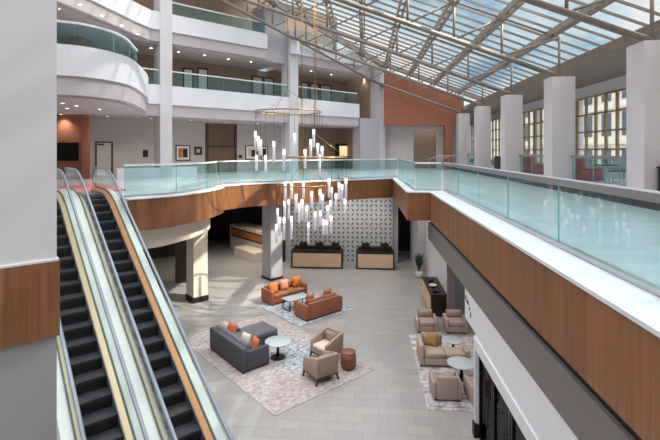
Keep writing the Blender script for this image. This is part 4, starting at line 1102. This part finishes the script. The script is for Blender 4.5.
# stone stair / bench on the left under the gallery
sb = thing('stone_stair', 'pale stone stair block with wood inset panel under the gallery on the left', 'stair', W(14.2, -24.6, 0), 0)
ox, oy, oz = sb.location; lf = lambda s, t, z: tuple(a - b for a, b in zip(W(s, t, z), (ox, oy, oz)))
mb = MB(); mb.box(14.3, 15.6, -27.0, -22.6, 0, 1.55, fn=lf); mb.build('upper_block', M['beige'], sb)
mb = MB(); mb.box(14.27, 14.30, -26.8, -22.6, .92, 1.32, fn=lf); mb.build('wood_panel', M['woodtrim'], sb)
mb = MB(); mb.box(14.26, 14.30, -26.8, -22.6, .84, .92, fn=lf); mb.box(14.26, 14.30, -26.8, -22.6, 1.32, 1.38, fn=lf); mb.build('shadow_slot', M['black'], sb)
mb = MB(); mb.box(13.3, 14.25, -24.6, -22.2, 0, .55, fn=lf); mb.build('lower_block', M['beige'], sb)

# ================================================================ light
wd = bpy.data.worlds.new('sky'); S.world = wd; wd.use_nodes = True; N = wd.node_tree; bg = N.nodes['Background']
tc = N.nodes.new('ShaderNodeTexCoord')
mp = N.nodes.new('ShaderNodeMapping'); mp.inputs['Scale'].default_value = (1, 1, 2.2); N.links.new(tc.outputs['Generated'], mp.inputs['Vector'])
n = N.nodes.new('ShaderNodeTexNoise'); n.inputs['Scale'].default_value = 3.2; n.inputs['Detail'].default_value = 7; n.inputs['Roughness'].default_value = .55
N.links.new(mp.outputs['Vector'], n.inputs['Vector'])
cr = N.nodes.new('ShaderNodeValToRGB'); e = cr.color_ramp.elements; e[0].position = .38; e[0].color = (.26, .50, .70, 1); e[1].position = .58; e[1].color = (1.0, .98, .97, 1)
q = e.new(.46); q.color = (.58, .76, .86, 1)
N.links.new(n.outputs['Fac'], cr.inputs['Fac']); # high bright cloud: the upper sky is several times brighter than the band near the horizon
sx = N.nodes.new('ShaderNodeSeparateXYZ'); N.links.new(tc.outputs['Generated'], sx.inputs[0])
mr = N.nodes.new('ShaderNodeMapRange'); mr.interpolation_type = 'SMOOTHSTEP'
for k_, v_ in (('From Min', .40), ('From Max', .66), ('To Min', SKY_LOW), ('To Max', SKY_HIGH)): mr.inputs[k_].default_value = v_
m01 = N.nodes.new('ShaderNodeMapRange'); m01.inputs['From Min'].default_value = .38; m01.inputs['From Max'].default_value = .58; m01.inputs['To Max'].default_value = .9
N.links.new(sx.outputs['Z'], m01.inputs['Value'])
wm = N.nodes.new('ShaderNodeMix'); wm.data_type = 'RGBA'; wm.inputs['B'].default_value = (1.0, .965, .93, 1)
N.links.new(m01.outputs['Result'], wm.inputs['Factor']); N.links.new(cr.outputs['Color'], wm.inputs['A']); N.links.new(wm.outputs['Result'], bg.inputs['Color'])
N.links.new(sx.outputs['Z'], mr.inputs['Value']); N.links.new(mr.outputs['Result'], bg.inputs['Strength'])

sun = bpy.data.lights.new('sun', 'SUN'); so = bpy.data.objects.new('sun', sun); COL.objects.link(so)
sun.energy = SUN; sun.angle = math.radians(1.0); sun.color = (1, .93, .82)
so.rotation_euler = Vector((-1, -.72, -1.0)).to_track_quat('-Z', 'Y').to_euler(); so.location = (20, 0, 25)
def area(name, loc, size, energy, dirv=(0, 0, -1), color=(1, .93, .85), sy=None):
    l = bpy.data.lights.new(name, 'AREA'); l.energy = energy; l.size = size; l.color = color
    if sy: l.shape = 'RECTANGLE'; l.size_y = sy
    o = bpy.data.objects.new(name, l); COL.objects.link(o); o.location = loc
    o.rotation_euler = Vector(dirv).to_track_quat('-Z', 'Y').to_euler(); return o
area('reception_wash', (-1.3, 24.9, 3.9), 5.5, 34, (0, .45, -1), color=(1, .97, .94), sy=.3)
# added outdoor spotlight imitating reflected sun: a narrow warm beam on the lobby's left
gl = bpy.data.lights.new('added_glint_spot', 'SPOT'); gl.energy = 330000; gl.spot_size = math.radians(10); gl.spot_blend = .6; gl.shadow_soft_size = .22; gl.color = (1, .90, .74)
go = bpy.data.objects.new('added_glint_spot', gl); COL.objects.link(go)
gd = Vector((1, -.22, .97)); go.location = Vector((-8.0, 20.4, 1.4)) + gd.normalized() * 58
go.rotation_euler = (-gd).to_track_quat('-Z', 'Y').to_euler()
S.view_settings.view_transform = 'Standard'; S.view_settings.look = 'None'; S.view_settings.exposure = -0.05; S.view_settings.gamma = 1; S.view_settings.use_curve_mapping = False
S.cycles.max_bounces = 8; S.cycles.transparent_max_bounces = 24; S.cycles.diffuse_bounces = 5; S.cycles.sample_clamp_indirect = 6
